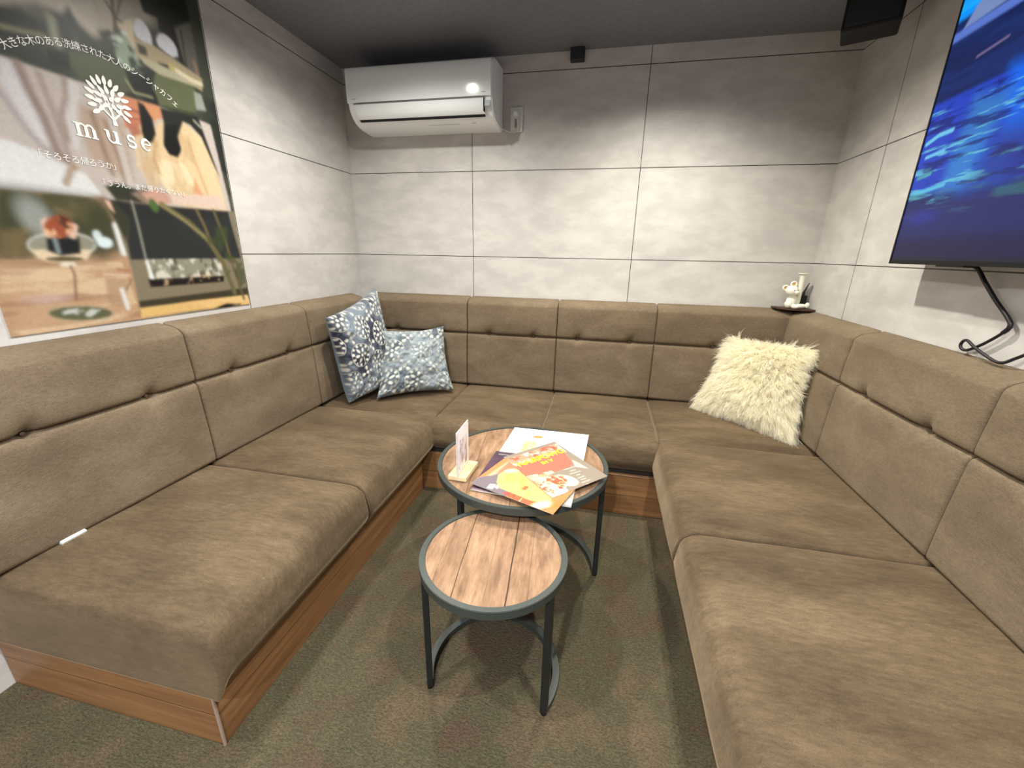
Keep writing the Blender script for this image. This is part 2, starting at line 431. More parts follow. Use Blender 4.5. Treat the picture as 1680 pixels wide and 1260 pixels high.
def seat_cushion(parent, x0, x1, y0, y1, face, mat, z0=0.195, z1=0.376, seed=0, droop=False):
    """face: direction the free front edge looks to, '+x','-x','-y'"""
    hw, hd, hh = (x1-x0)/2-.0015, (y1-y0)/2-.0015, (z1-z0)/2
    V, F = round_box(hw, hd, hh, 0.013, 40, 40, 10)
    u, v, q = V[:, 0]/hw, V[:, 1]/hd, V[:, 2]/hh
    crown = 0.012*np.clip(1-np.abs(u)**4, 0, 1)**.6*np.clip(1-np.abs(v)**4, 0, 1)**.6
    V[:, 2] += crown*(q > 0)*q
    f = {'+x': u, '-x': -u, '-y': -v}[face]; fr = np.clip((f-0.86)/0.14, 0, 1)
    dirv = {'+x': (1, 0), '-x': (-1, 0), '-y': (0, -1)}[face]
    low = np.clip(-q, -.2, 1)
    hl = hw if face != '-y' else hd; RR = 0.052
    s_ = np.clip((f*hl-(hl-RR))/RR, 0, 1); V[:, 2] = -hh+(V[:, 2]+hh)*(1-RR*.95/(2*hh)*(1-np.sqrt(np.clip(1-s_**2, 0, 1))))
    if droop:
        e_ = np.clip((-V[:, 1]-(hd-.035))/.035, 0, 1); V[:, 2] = -hh+(V[:, 2]+hh)*(1-.03/(2*hh)*(1-np.sqrt(np.clip(1-e_**2, 0, 1))))
    bul = 0.010*(1-q*q)-0.030*np.clip(low, 0, 1)
    side = np.clip(1-np.abs(v if face != '-y' else u)**6, 0, 1)
    V[:, 0] += dirv[0]*fr*(bul+0.004*side); V[:, 1] += dirv[1]*fr*(bul+0.004*side)
    n = vnoise((V[:, 0]+seed*3)*6+20, (V[:, 1]+seed)*6+20, seed, 3)-.5
    V[:, 2] += 0.007*n*(q > .3)
    V[:, 0] += 0.004*(vnoise(V[:, 1]*7+40, V[:, 2]*9+30, seed+3, 2)-.5)*fr*abs(dirv[0])
    if droop:
        V[:, 2] -= 0.037*np.clip((-v-.9)/.08, 0, 1)*np.clip(-q, 0, 1)
        V[:, 1] += 0.006*np.clip((-v-.9)/.1, 0, 1)*np.clip(-q, 0, 1)
    V += np.array([(x0+x1)/2, (y0+y1)/2, (z0+z1)/2])
    return fromnp('seat_cushion', V, F, mat, parent)
ZTUFT = 0.703
def back_cushion(parent, side, a0, a1, seed=0, buttons=True, btn_list=None):
    """side 'B' (a = x), 'L','R' (a = y). Local: X along, Y depth (wall at 0, front negative), Z up"""
    z0, z1 = 0.381, 0.917; T = 0.118
    hw, hd, hh = (a1-a0)/2-.001, T/2, (z1-z0)/2
    V, F = round_box(hw, hd, hh, 0.010, 60, 4, 130)
    V[:, 1] -= T/2+.002; V[:, 2] += (z0+z1)/2
    X, Z = V[:, 0], V[:, 2]; u = X/hw
    fr = np.clip(-V[:, 1]/T, 0, 1)
    zz = np.clip((Z-0.38)/(z1-0.38), -0.2, 1)
    disp = -0.030*np.clip(zz, 0, 1)**1.5                          # thinner towards the top
    # pillow halves above and below the tuft line
    up_ = np.clip((Z-ZTUFT)/(z1-ZTUFT), 0, 1); dn = np.clip((ZTUFT-Z)/(ZTUFT-0.38), 0, 1)
    puff = 0.009*np.sin(PI*np.clip(up_, 0, 1))**.45+0.006*np.sin(PI*np.clip(dn, 0, 1)*.9)**.6
    disp += puff*np.clip(1-np.abs(u)**4, 0, 1)
    dz = Z-ZTUFT; fade = 1.0
    disp -= (0.016*np.exp(-(dz/.0050)**2)+0.004*np.exp(-(dz/.016)**2))*fade
    bl = btn_list if btn_list is not None else ((-0.155, 0.155) if buttons else ())
    for b in bl:
        r = np.hypot(X-b, dz*1.0); disp -= 0.016*np.exp(-(r/.012)**2)+0.013*np.exp(-(np.hypot(X-b, np.where(dz > 0, dz*.8, dz*1.6))/.030)**2)
        disp -= 0.005*np.exp(-((X-b-dz*.5)/.012)**2)*np.exp(-(dz/.05)**2)
    disp += 0.004*(vnoise(X*8+seed*5+40, Z*8+20, seed, 3)-.5)
    st = np.clip((Z-(z1-.04))/.04, 0, 1); disp -= .065*(1-np.sqrt(np.clip(1-st**2, 0, 1)))
    sb = np.clip(((z0+.02)-Z)/.02, 0, 1); disp -= .030*(1-np.sqrt(np.clip(1-sb**2, 0, 1)))
    V[:, 1] -= disp*fr
    V[:, 2] -= 0.010*fr*np.clip((Z-0.86)/.05, 0, 1)               # top slopes down to the front
    W = np.empty_like(V); mid = (a0+a1)/2
    if side == 'B': W[:, 0] = mid+X; W[:, 1] = V[:, 1]; W[:, 2] = V[:, 2]
    elif side == 'L': W[:, 0] = XL-V[:, 1]; W[:, 1] = mid+X; W[:, 2] = V[:, 2]
    else: W[:, 0] = XR+V[:, 1]; W[:, 1] = mid-X; W[:, 2] = V[:, 2]
    F2 = F
    o = fromnp('back_cushion', W, F2, M_BACK, parent)
    for b in bl:
        bm = bmesh.new(); bmesh.ops.create_uvsphere(bm, u_segments=12, v_segments=8, radius=0.0055)
        d = T-0.040
        if side == 'B': bmesh.ops.scale(bm, verts=bm.verts, vec=(1, .5, 1)); loc = (mid+b, -d, ZTUFT)
        elif side == 'L': bmesh.ops.scale(bm, verts=bm.verts, vec=(.5, 1, 1)); loc = (XL+d, mid+b, ZTUFT)
        else: bmesh.ops.scale(bm, verts=bm.verts, vec=(.5, 1, 1)); loc = (XR-d, mid-b, ZTUFT)
        bmesh.ops.translate(bm, verts=bm.verts, vec=loc)
        frombm('button', bm, M_BACK, o, True)
    return o
def plinth(parent, lo, hi, mat):
    bm = bmesh.new(); box(bm, lo, hi, 0.002, 1); return frombm('plinth', bm, mat, parent)
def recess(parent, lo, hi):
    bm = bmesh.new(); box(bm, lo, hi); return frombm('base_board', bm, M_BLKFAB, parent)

SF = -0.665   # where side benches meet the back bench
lb = thing('banquette_bench', 'brown upholstered wall bench on wooden plinth under the large poster, left side of the room', 'bench', (-0.4, -1.3, 0))
plinth(lb, (XL+.003, -1.927, 0), (-0.056, SF-.06, 0.185), M_BWY)
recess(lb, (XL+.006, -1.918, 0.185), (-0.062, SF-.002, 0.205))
bm = bmesh.new(); box(bm, (-0.059, -1.930, 0), (-0.053, -1.924, 0.185), 0.001, 1); frombm('edge_strip', bm, M_TRIM, lb)
seat_cushion(lb, -0.750, 0.0, -1.315, SF, '+x', M_SEATL, seed=1)
seat_cushion(lb, -0.750, 0.0, -1.942, -1.318, '+x', M_SEATL, seed=2, droop=True)
for k, (a0, a1) in enumerate([(-1.300, -0.667), (-1.935, -1.302)]):
    back_cushion(lb, 'L', a0, a1, 11+k)

bb = thing('banquette_bench', 'brown upholstered wall bench on wooden plinth along the back wall below the air conditioner', 'bench', (0.5, -0.35, 0))
plinth(bb, (-0.655, -0.712, 0), (1.72, -0.004, 0.205), M_BWX)
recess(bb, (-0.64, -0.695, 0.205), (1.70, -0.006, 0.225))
BX = [-0.750, -0.012, 0.533, 1.074, 1.808]
for k in range(4):
    y0 = SF-.0 if k in (0, 3) else -0.715
    xa, xb = BX[k], BX[k+1]
    seat_cushion(bb, xa, xb, -0.718 if k in (1, 2) else -0.66, -0.006, '-y', M_SEAT, z0=0.222, z1=0.371, seed=20+k)
for k, (a0, a1) in enumerate([(-0.652, -0.014), (-0.012, 0.527), (0.529, 1.071), (1.073, 1.742)]):
    back_cushion(bb, 'B', a0, a1, 20+k, btn_list=[(-.14, .15), (-.134, .134), (-.15, .14), (-.03,)][k])

back_cushion(bb, 'L', -0.664, -0.118, 10, btn_list=[0.15])
back_cushion(bb, 'R', -0.664, -0.030, 30, btn_list=[-0.02])

rb = thing('banquette_bench', 'brown upholstered wall bench on wooden plinth below the television, right side of the room', 'bench', (1.4, -1.6, 0))
plinth(rb, (1.125, -2.61, 0), (XR-.003, SF-.06, 0.185), M_BWY)
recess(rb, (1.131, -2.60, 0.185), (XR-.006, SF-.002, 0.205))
for k, (a0, a1) in enumerate([(-1.318, SF), (-1.965, -1.321), (-2.62, -1.968)]):
    seat_cushion(rb, 1.058, 1.808, a0, a1, '-x', M_SEAT, seed=30+k)
for k, (a0, a1) in enumerate([(-1.300, -0.667), (-1.950, -1.302), (-2.60, -1.952)]):
    back_cushion(rb, 'R', a0, a1, 31+k)

# ================================================================ nesting tables
def table(label, cx, cy, R, H, legs, top_mat, ring_a):
    t = thing('nesting_table', label, 'table', (cx, cy, 0), 'round nesting tables in the middle of the benches')
    rim = 0.0165
    bm = bmesh.new(); lathe(bm, [(0, H-.016), (R-rim, H-.016), (R-rim, H-.0025), (0, H-.0025)], cx, cy, 72)
    bmesh.ops.remove_doubles(bm, verts=bm.verts, dist=1e-6); bmesh.ops.recalc_face_normals(bm, faces=bm.faces)
    frombm('tabletop', bm, top_mat, t)
    bm = bmesh.new(); ringbar(bm, cx, cy, R-rim+.0006, R, H-.024, H, 96)
    es = [e for e in bm.edges if len(e.link_faces) == 2 and abs(e.calc_face_angle(0)) > 1]
    bmesh.ops.bevel(bm, geom=es, offset=0.0012, segments=2, affect='EDGES')
    frombm('rim', bm, M_RIM, t, auto=40)
    rl = R-.011
    for a in legs:
        x, y = cx+rl*math.cos(math.radians(a)), cy+rl*math.sin(math.radians(a))
        bm = bmesh.new(); box(bm, (x-.0085, y-.0085, 0.006), (x+.0085, y+.0085, H-.022), 0.002, 2, Matrix.Rotation(math.radians(a), 3, 'Z'), (x, y, 0))
        l = frombm('leg', bm, M_IRON, t)
        bm = bmesh.new(); lathe(bm, [(0, 0), (.0085, 0), (.0085, .007), (0, .007)], x, y, 16)
        bmesh.ops.remove_doubles(bm, verts=bm.verts, dist=1e-6)
        frombm('foot', bm, M_BLACK, l)
    bm = bmesh.new(); ringbar(bm, cx, cy, R-.021, R-.002, 0.007, 0.024, 72, math.radians(ring_a[0]), math.radians(ring_a[1]))
    frombm('base_ring', bm, M_RIM, t, auto=40)
    return t
table('smaller lower round table with grey wood top and black rim, nothing on it', 0.541, -1.592, 0.194, 0.42, (208, 332, 90), M_TOPS, (-28, 208))
table('larger round table with wood top and black rim, holding the menus', 0.537, -1.168, 0.299, 0.47, (6, 122, 239), M_TOPB, (6, 239))

# ================================================================ menus on the large table
M_PRINT = vcol('print_gloss', 0.35, spec=0.5)
ZT0 = 0.4705
def mag(name, label, cat, corners, z, th, na, nb, base, ops, parent=None, group=None, lift=None, dim=.78):
    A0, A1, A3 = [np.array(c) for c in corners]    # origin, end of first axis, end of second axis
    aa = np.linspace(0, 1, na); bb_ = np.linspace(0, 1, nb); A, B = np.meshgrid(aa, bb_, indexing='ij')
    X = A0[0]+(A1-A0)[0]*A+(A3-A0)[0]*B; Y = A0[1]+(A1-A0)[1]*A+(A3-A0)[1]*B
    col = paint(X, Y, rgb(*base), ops)*dim
    Z = z+th+(lift(A, B) if lift else 0*A)
    o = sheet(name, M_PRINT, None, lambda a, b: np.stack([X, Y, Z], -1), na, nb, (0, 0, -th), col)
    tag(o, label, cat, group); return o
G = 'menus and leaflets on the large table'
# dark folder at the very bottom
mag('menu_folder', 'dark purple menu folder lying at the bottom of the pile, its left edge showing', 'menu', ((0.4165, -1.400), (0.728, -1.420), (0.432, -1.135)), ZT0, 0.006, 60, 60, (88, 62, 78),
    [('l', (215, 190, 190), [(0.420, -1.398), (0.47, -1.402)], 0.004, 0.003), ('p', (205, 200, 190), [(0.640, -1.45), (0.76, -1.45), (0.76, -1.3), (0.64, -1.3)], 0.004), ('n', (60, 44, 58), (30, 30), .45, .7, .5, 3, None)], group=G)
white = mag('menu_booklet', 'white menu booklet with small drink picture, at the far side of the table', 'menu', ((0.447, -1.163), (0.749, -1.163), (0.458, -0.925)), ZT0, 0.007, 110, 90, (246, 246, 246),
    [('p', (92, 66, 78), [(0.44, -1.17), (0.76, -1.17), (0.76, -1.152), (0.44, -1.150)], 0.003),
     ('p', (232, 205, 130), [(0.5160, -1.1270), (0.5230, -1.0400), (0.5710, -1.0400), (0.5630, -1.1350)], 0.006), ('n', (250, 235, 170), (60, 60), .45, .6, .8, 5, [(0.5160, -1.1270), (0.5230, -1.0400), (0.5710, -1.0400), (0.5630, -1.1350)]),
     ('e', (226, 160, 90), (*[(0.5660, -0.9950)][0], 0.022, 0.012, 0.2), 0.008), ('l', (190, 90, 50), [(0.5490, -0.9940), (0.5830, -0.9970)], 0.004, 0.004),
     ('l', (200, 200, 215), [(0.4930, -1.0080), (0.4940, -1.0590)], 0.004, 0.004, 0.6), ('l', (205, 205, 215), [(0.4820, -1.0510), (0.4870, -1.0930)], 0.006, 0.004, 0.6), ('l', (215, 205, 205), [(0.6100, -1.0180), (0.6690, -1.0260)], 0.010, 0.008, 0.4),
     ('l', (190, 188, 188), [(0.735, -1.14), (0.742, -0.94)], 0.002, 0.002, .7), ('l', (205, 203, 200), [(0.47, -0.94), (0.742, -0.94)], 0.002, 0.002, .5)], group=G)
white.location.z = 0.0065
orange = mag('menu_leaflet', 'orange leaflet with yellow arch shape, its corner hanging over the near rim', 'menu', ((0.412, -1.384), (0.682, -1.486), (0.482, -1.188)), ZT0+.0140, 0.0012, 130, 100, (226, 138, 84),
    [('p', (226, 178, 140), [(0.4170, -1.4130), (0.4970, -1.2130), (0.5260, -1.2500), (0.4590, -1.4240)], 0.010), ('p', (214, 128, 100), [(0.4760, -1.3040), (0.5030, -1.2120), (0.5630, -1.2820), (0.5240, -1.2920)], 0.010),
     ('e', (128, 116, 122), (*[(0.4830, -1.3860)][0], 0.07, 0.060, -0.2), 0.006), ('p', (128, 116, 122), [(0.4490, -1.4230), (0.4540, -1.3370), (0.5100, -1.2750), (0.5430, -1.4230), (0.5230, -1.4380)], 0.008),
     ('p', (214, 206, 196), [(0.4680, -1.4010), (0.4720, -1.3740), (0.4910, -1.3730), (0.4870, -1.4030)], 0.003), ('p', (200, 190, 184), [(0.4900, -1.3910), (0.4950, -1.3720), (0.5070, -1.3730), (0.5020, -1.3990)], 0.003),
     ('p', (236, 214, 120), [(0.4900, -1.3590), (0.4850, -1.3140), (0.5040, -1.2720), (0.5300, -1.2620), (0.5960, -1.3330), (0.6690, -1.4120), (0.6640, -1.4390), (0.6090, -1.4330), (0.5390, -1.4040), (0.5070, -1.3910)], 0.005),
     ('e', (246, 238, 190), (*[(0.5230, -1.2840)][0], 0.022, 0.014, 0.3), 0.010), ('n', (222, 190, 90), (70, 30), .5, .65, .7, 9, [(0.4990, -1.3570), (0.5080, -1.2920), (0.5420, -1.2760), (0.6170, -1.3640), (0.6420, -1.4090), (0.5870, -1.4130), (0.5260, -1.3860)]),
     ('p', (214, 110, 70), [(0.5720, -1.3820), (0.5810, -1.3580), (0.5940, -1.3630), (0.5860, -1.3860)], 0.003),
     ('p', (214, 84, 60), [(0.5210, -1.4150), (0.5370, -1.4040), (0.5940, -1.4310), (0.6650, -1.4510), (0.6590, -1.4710), (0.5860, -1.4550)], 0.006, .7),
     ('l', (196, 70, 44), [(0.5230, -1.4080), (0.5350, -1.4250)], 0.003, 0.002), ('l', (196, 70, 44), [(0.5370, -1.4110), (0.5470, -1.4320)], 0.003, 0.002), ('l', (200, 78, 48), [(0.5520, -1.4210), (0.5620, -1.4150)], 0.003, 0.002), ('l', (200, 78, 48), [(0.5570, -1.4170), (0.5600, -1.4420)], 0.003, 0.002), ('l', (206, 84, 50), [(0.5710, -1.4230), (0.5800, -1.4240), (0.5770, -1.4440)], 0.003, 0.002), ('l', (250, 214, 150), [(0.5830, -1.4300), (0.5770, -1.4540)], 0.003, 0.002),
     ('e', (255, 236, 190), (*[(0.6440, -1.4500)][0], 0.030, 0.016, 0.6), 0.016), ('p', (232, 132, 60), [(0.6720, -1.4370), (0.7090, -1.3960), (0.7170, -1.4070), (0.6900, -1.4840)], 0.02, .8)], group=G)
PA, PB, PD = (0.473, -1.196), (0.633, -1.028), (0.671, -1.409)
pasta = mag('menu_leaflet', 'red and grey food leaflet with yellow lettering on top of the pile', 'menu', (PA, PB, PD), ZT0+.0158, 0.0012, 110, 150, (152, 138, 122),
    [('p', (206, 150, 120), [(0.4710, -1.2240), (0.6410, -1.0440), (0.6880, -1.1040), (0.5240, -1.2720)], 0.004), ('n', (238, 226, 206), (55, 55), .45, .62, .9, 21, [(0.4710, -1.2240), (0.6410, -1.0440), (0.6880, -1.1040), (0.5240, -1.2720)]), ('n', (196, 84, 62), (50, 50), .55, .68, .9, 27, [(0.4710, -1.2240), (0.6410, -1.0440), (0.6880, -1.1040), (0.5240, -1.2720)]),
     ('p', (232, 112, 92), [(0.5250, -1.2750), (0.5350, -1.2430), (0.6760, -1.1020), (0.7150, -1.1810), (0.7070, -1.2140), (0.5940, -1.3180)], 0.003),
     ('p', (222, 210, 190), [(0.7090, -1.1560), (0.7360, -1.1760), (0.7680, -1.2070), (0.7250, -1.2050)], 0.003, .8),
     ('p', (198, 160, 120), [(0.5810, -1.3140), (0.6410, -1.2630), (0.6690, -1.3000), (0.6670, -1.3930), (0.6390, -1.3870)], 0.012), ('n', (240, 222, 180), (45, 45), .42, .56, .95, 31, [(0.5720, -1.3080), (0.6500, -1.2490), (0.6950, -1.3080), (0.7080, -1.3830), (0.6760, -1.4240), (0.6290, -1.3820)]),
     ('e', (240, 228, 188), (*[(0.7000, -1.3000)][0], 0.042, 0.030, -0.3), 0.004), ('e', (214, 96, 60), (*[(0.6740, -1.3060)][0], 0.034, 0.024, -0.2), 0.006), ('n', (235, 150, 100), (80, 80), .5, .6, .8, 35, [(0.6440, -1.2830), (0.6920, -1.2710), (0.6980, -1.3370), (0.6520, -1.3480)]),
     ('e', (240, 226, 186), (*[(0.6460, -1.3570)][0], 0.030, 0.016, 0.2), 0.004), ('e', (206, 90, 60), (*[(0.6390, -1.3660)][0], 0.022, 0.010, 0.4), 0.005),
     ('e', (240, 230, 190), (*[(0.6920, -1.3670)][0], 0.022, 0.024, 0), 0.004), ('e', (196, 80, 54), (*[(0.6840, -1.3480)][0], 0.014, 0.008, 0), 0.003),
     ('e', (236, 222, 176), (*[(0.6010, -1.3160)][0], 0.010, 0.010, 0), 0.003), ('n', (206, 88, 58), (70, 70), .50, .60, .85, 39, [(0.6370, -1.3040), (0.6920, -1.2710), (0.7090, -1.3050), (0.6830, -1.3690), (0.6390, -1.3870), (0.6170, -1.3640)]), ('n', (246, 234, 196), (95, 95), .58, .66, .9, 43, [(0.6050, -1.2920), (0.6910, -1.2630), (0.7150, -1.3110), (0.6910, -1.3970), (0.6400, -1.4000), (0.6090, -1.3660)]),
     ('l', (150, 76, 44), [(0.6550, -1.2950), (0.6820, -1.3120), (0.7000, -1.3370)], 0.003, 0.003, .7), ('l', (240, 226, 190), [(0.6490, -1.3200), (0.6730, -1.3360), (0.6920, -1.3670)], 0.004, 0.003, .9), ('l', (240, 226, 190), [(0.6640, -1.2860), (0.6880, -1.2950), (0.7060, -1.3210)], 0.003, 0.003, .8),
     ('p', (140, 128, 112), [(0.5960, -1.3330), (0.6130, -1.3140), (0.6270, -1.3330), (0.6110, -1.3510)], 0.003, .6), ('e', (244, 224, 60), (*[(0.7530, -1.3520)][0], 0.006, 0.006, 0), 0.003),
     ('p', (150, 140, 130), [(0.6710, -1.4250), (0.6400, -1.4000), (0.7050, -1.4100), (0.7000, -1.4180)], 0.008, .6)]
    +[('l', (226, 218, 206), [(0.6890, -1.2350), (0.7250, -1.2010)], 0.0028, 0.002), ('l', (226, 218, 206), [(0.7110, -1.2380), (0.7260, -1.2260)], 0.0035, 0.002), ('l', (226, 218, 206), [(0.7110, -1.2580), (0.7430, -1.2300)], 0.0028, 0.002), ('l', (226, 218, 206), [(0.7330, -1.2610), (0.7420, -1.2510)], 0.0035, 0.002),
      ('l', (224, 216, 204), [(0.7380, -1.2790), (0.7560, -1.2590)], 0.0028, 0.002), ('l', (224, 216, 204), [(0.7490, -1.2840), (0.7610, -1.2730)], 0.0035, 0.002), ('l', (224, 216, 204), [(0.7520, -1.3020), (0.7760, -1.2770)], 0.0028, 0.002), ('l', (224, 216, 204), [(0.7680, -1.3090), (0.7790, -1.2990)], 0.0040, 0.002), ('l', (220, 212, 200), [(0.7720, -1.3230), (0.7850, -1.3120)], 0.0028, 0.002)], group=G)

def text_mesh(s, size, bold=0.0):
    cu = bpy.data.curves.new('txt', 'FONT'); cu.body = s; cu.size = size; cu.offset = bold; cu.extrude = 0.0
    cu.align_x = 'CENTER'; cu.align_y = 'BOTTOM_BASELINE'
    ob = bpy.data.objects.new('txt', cu); C.objects.link(ob)
    bpy.context.view_layer.update(); dg = bpy.context.evaluated_depsgraph_get()
    me = bpy.data.meshes.new_from_object(ob.evaluated_get(dg)); n = len(me.vertices)
    co = np.zeros(n*3); me.vertices.foreach_get('co', co); V = co.reshape(-1, 3)
    F = [list(p.vertices) for p in me.polygons]
    bpy.data.objects.remove(ob, do_unlink=True); bpy.data.meshes.remove(me); return V, F
def place_text(parts):
    """list of (V,F,fn) -> merged"""
    Vs, Fs, n = [], [], 0
    for V, F, fn in parts:
        if len(V) == 0: continue
        Vs.append(fn(V)); Fs += [[i+n for i in f] for f in F]; n += len(V)
    return np.vstack(Vs), Fs
def on_plane(o, ex, ey, sx=1.0):
    o, ex, ey = map(lambda q: np.array(q, float), (o, ex, ey)); ex /= np.linalg.norm(ex); ey /= np.linalg.norm(ey)
    return lambda V: o+V[:, :1]*ex*sx+V[:, 1:2]*ey
PAv, PBv, PDv = [np.array((*q, 0)) for q in (PA, PB, PD)]
ex = PBv-PAv; ey = PAv-PDv
zt = ZT0+.0158+.0016
V1, F1 = text_mesh('NAIRPOWO', 0.040, 0.0009); V2, F2 = text_mesh('IN V', 0.026, 0.0006)
cW = (PAv+PBv)/2
V, F = place_text([(V1, F1, on_plane(cW-ey/np.linalg.norm(ey)*0.088+np.array((0, 0, zt)), ex, ey, .94)), (V2, F2, on_plane(cW-ey/np.linalg.norm(ey)*0.118+np.array((0, 0, zt)), ex, ey, 1))])
fromnp('lettering', V, F, M_YELLOW, pasta, False)
# ================================================================ card stand on the large table
cs = thing('card_stand', 'small clear card stand with pale wooden foot, left side of the large table', 'card stand', (0.362, -1.30, ZT0))
ang = math.radians(8)
bm = bmesh.new(); vs = box(bm, (0.330, -1.360, ZT0), (0.393, -1.245, ZT0+.016), 0.0015, 1); bmesh.ops.rotate(bm, verts=bm.verts, cent=(0.362, -1.30, 0), matrix=Matrix.Rotation(-.05, 3, 'Z'))
frombm('foot', bm, M_PALEWOOD, cs)
t = NT('clear_acrylic'); n = t.noise(t.pos(), 5, 2)
t.set(Base_Color=t.ramp(n, [(0.3, rgb(232, 226, 234)), (0.7, rgb(240, 236, 240))]), Roughness=0.15, Transmission_Weight=0.35, IOR=1.3); M_ACR = t.m
bm = bmesh.new(); box(bm, (0.3585, -1.362, ZT0+.002), (0.3625, -1.247, ZT0+.168), 0.0008, 1); frombm('clear_panel', bm, M_ACR, cs)
NA, NB = 50, 70
A, B = np.meshgrid(np.linspace(-1.358, -1.251, NA), np.linspace(ZT0+.022, ZT0+.162, NB), indexing='ij')
colc = paint(A, B, rgb(238, 232, 238), [('p', (222, 214, 226), [(-1.34, .52), (-1.27, .52), (-1.27, .60), (-1.34, .60)], .01), ('n', (150, 120, 90), (60, 30), .5, .68, .8, 4, [(-1.345, .50), (-1.27, .50), (-1.27, .60), (-1.345, .60)]), ('n', (90, 80, 150), (90, 60), .62, .7, .8, 8, [(-1.35, .5), (-1.32, .5), (-1.32, .61), (-1.35, .61)])])
sheet('card', M_PRINT, cs, lambda a, b: np.stack([0*A+.3632, A, B], -1), NA, NB, (-.0005, 0, 0), colc)

# ================================================================ poster
PY0, PY1, PZ0, PZ1 = -1.692, -0.905, 0.937, 2.035
NA, NB = 250, 345
A, B = np.meshgrid(np.linspace(PY0, PY1, NA), np.linspace(PZ0, PZ1, NB), indexing='ij')
MID = [(-1.5450, 1.6190), (-1.5340, 1.6200), (-1.3490, 1.6200), (-1.2550, 1.6200), (-1.1360, 1.6240), (-1.0300, 1.6260), (-0.9440, 1.6190), (-0.9170, 1.3070), (-1.2550, 1.3070), (-1.3860, 1.3090), (-1.6160, 1.3060), (-1.6500, 1.3060)]
BOT = [(-1.6500, 1.3060), (-1.6160, 1.3060), (-1.3860, 1.3090), (-1.2550, 1.3070), (-0.9160, 1.3140), (-0.8830, 0.8760), (-1.7710, 0.8480)]
BR = [(-1.3860, 1.3090), (-1.2550, 1.3070), (-0.9000, 1.3150), (-0.8720, 0.9290), (-1.3620, 0.9400), (-1.3540, 1.0990), (-1.3650, 1.2440)]
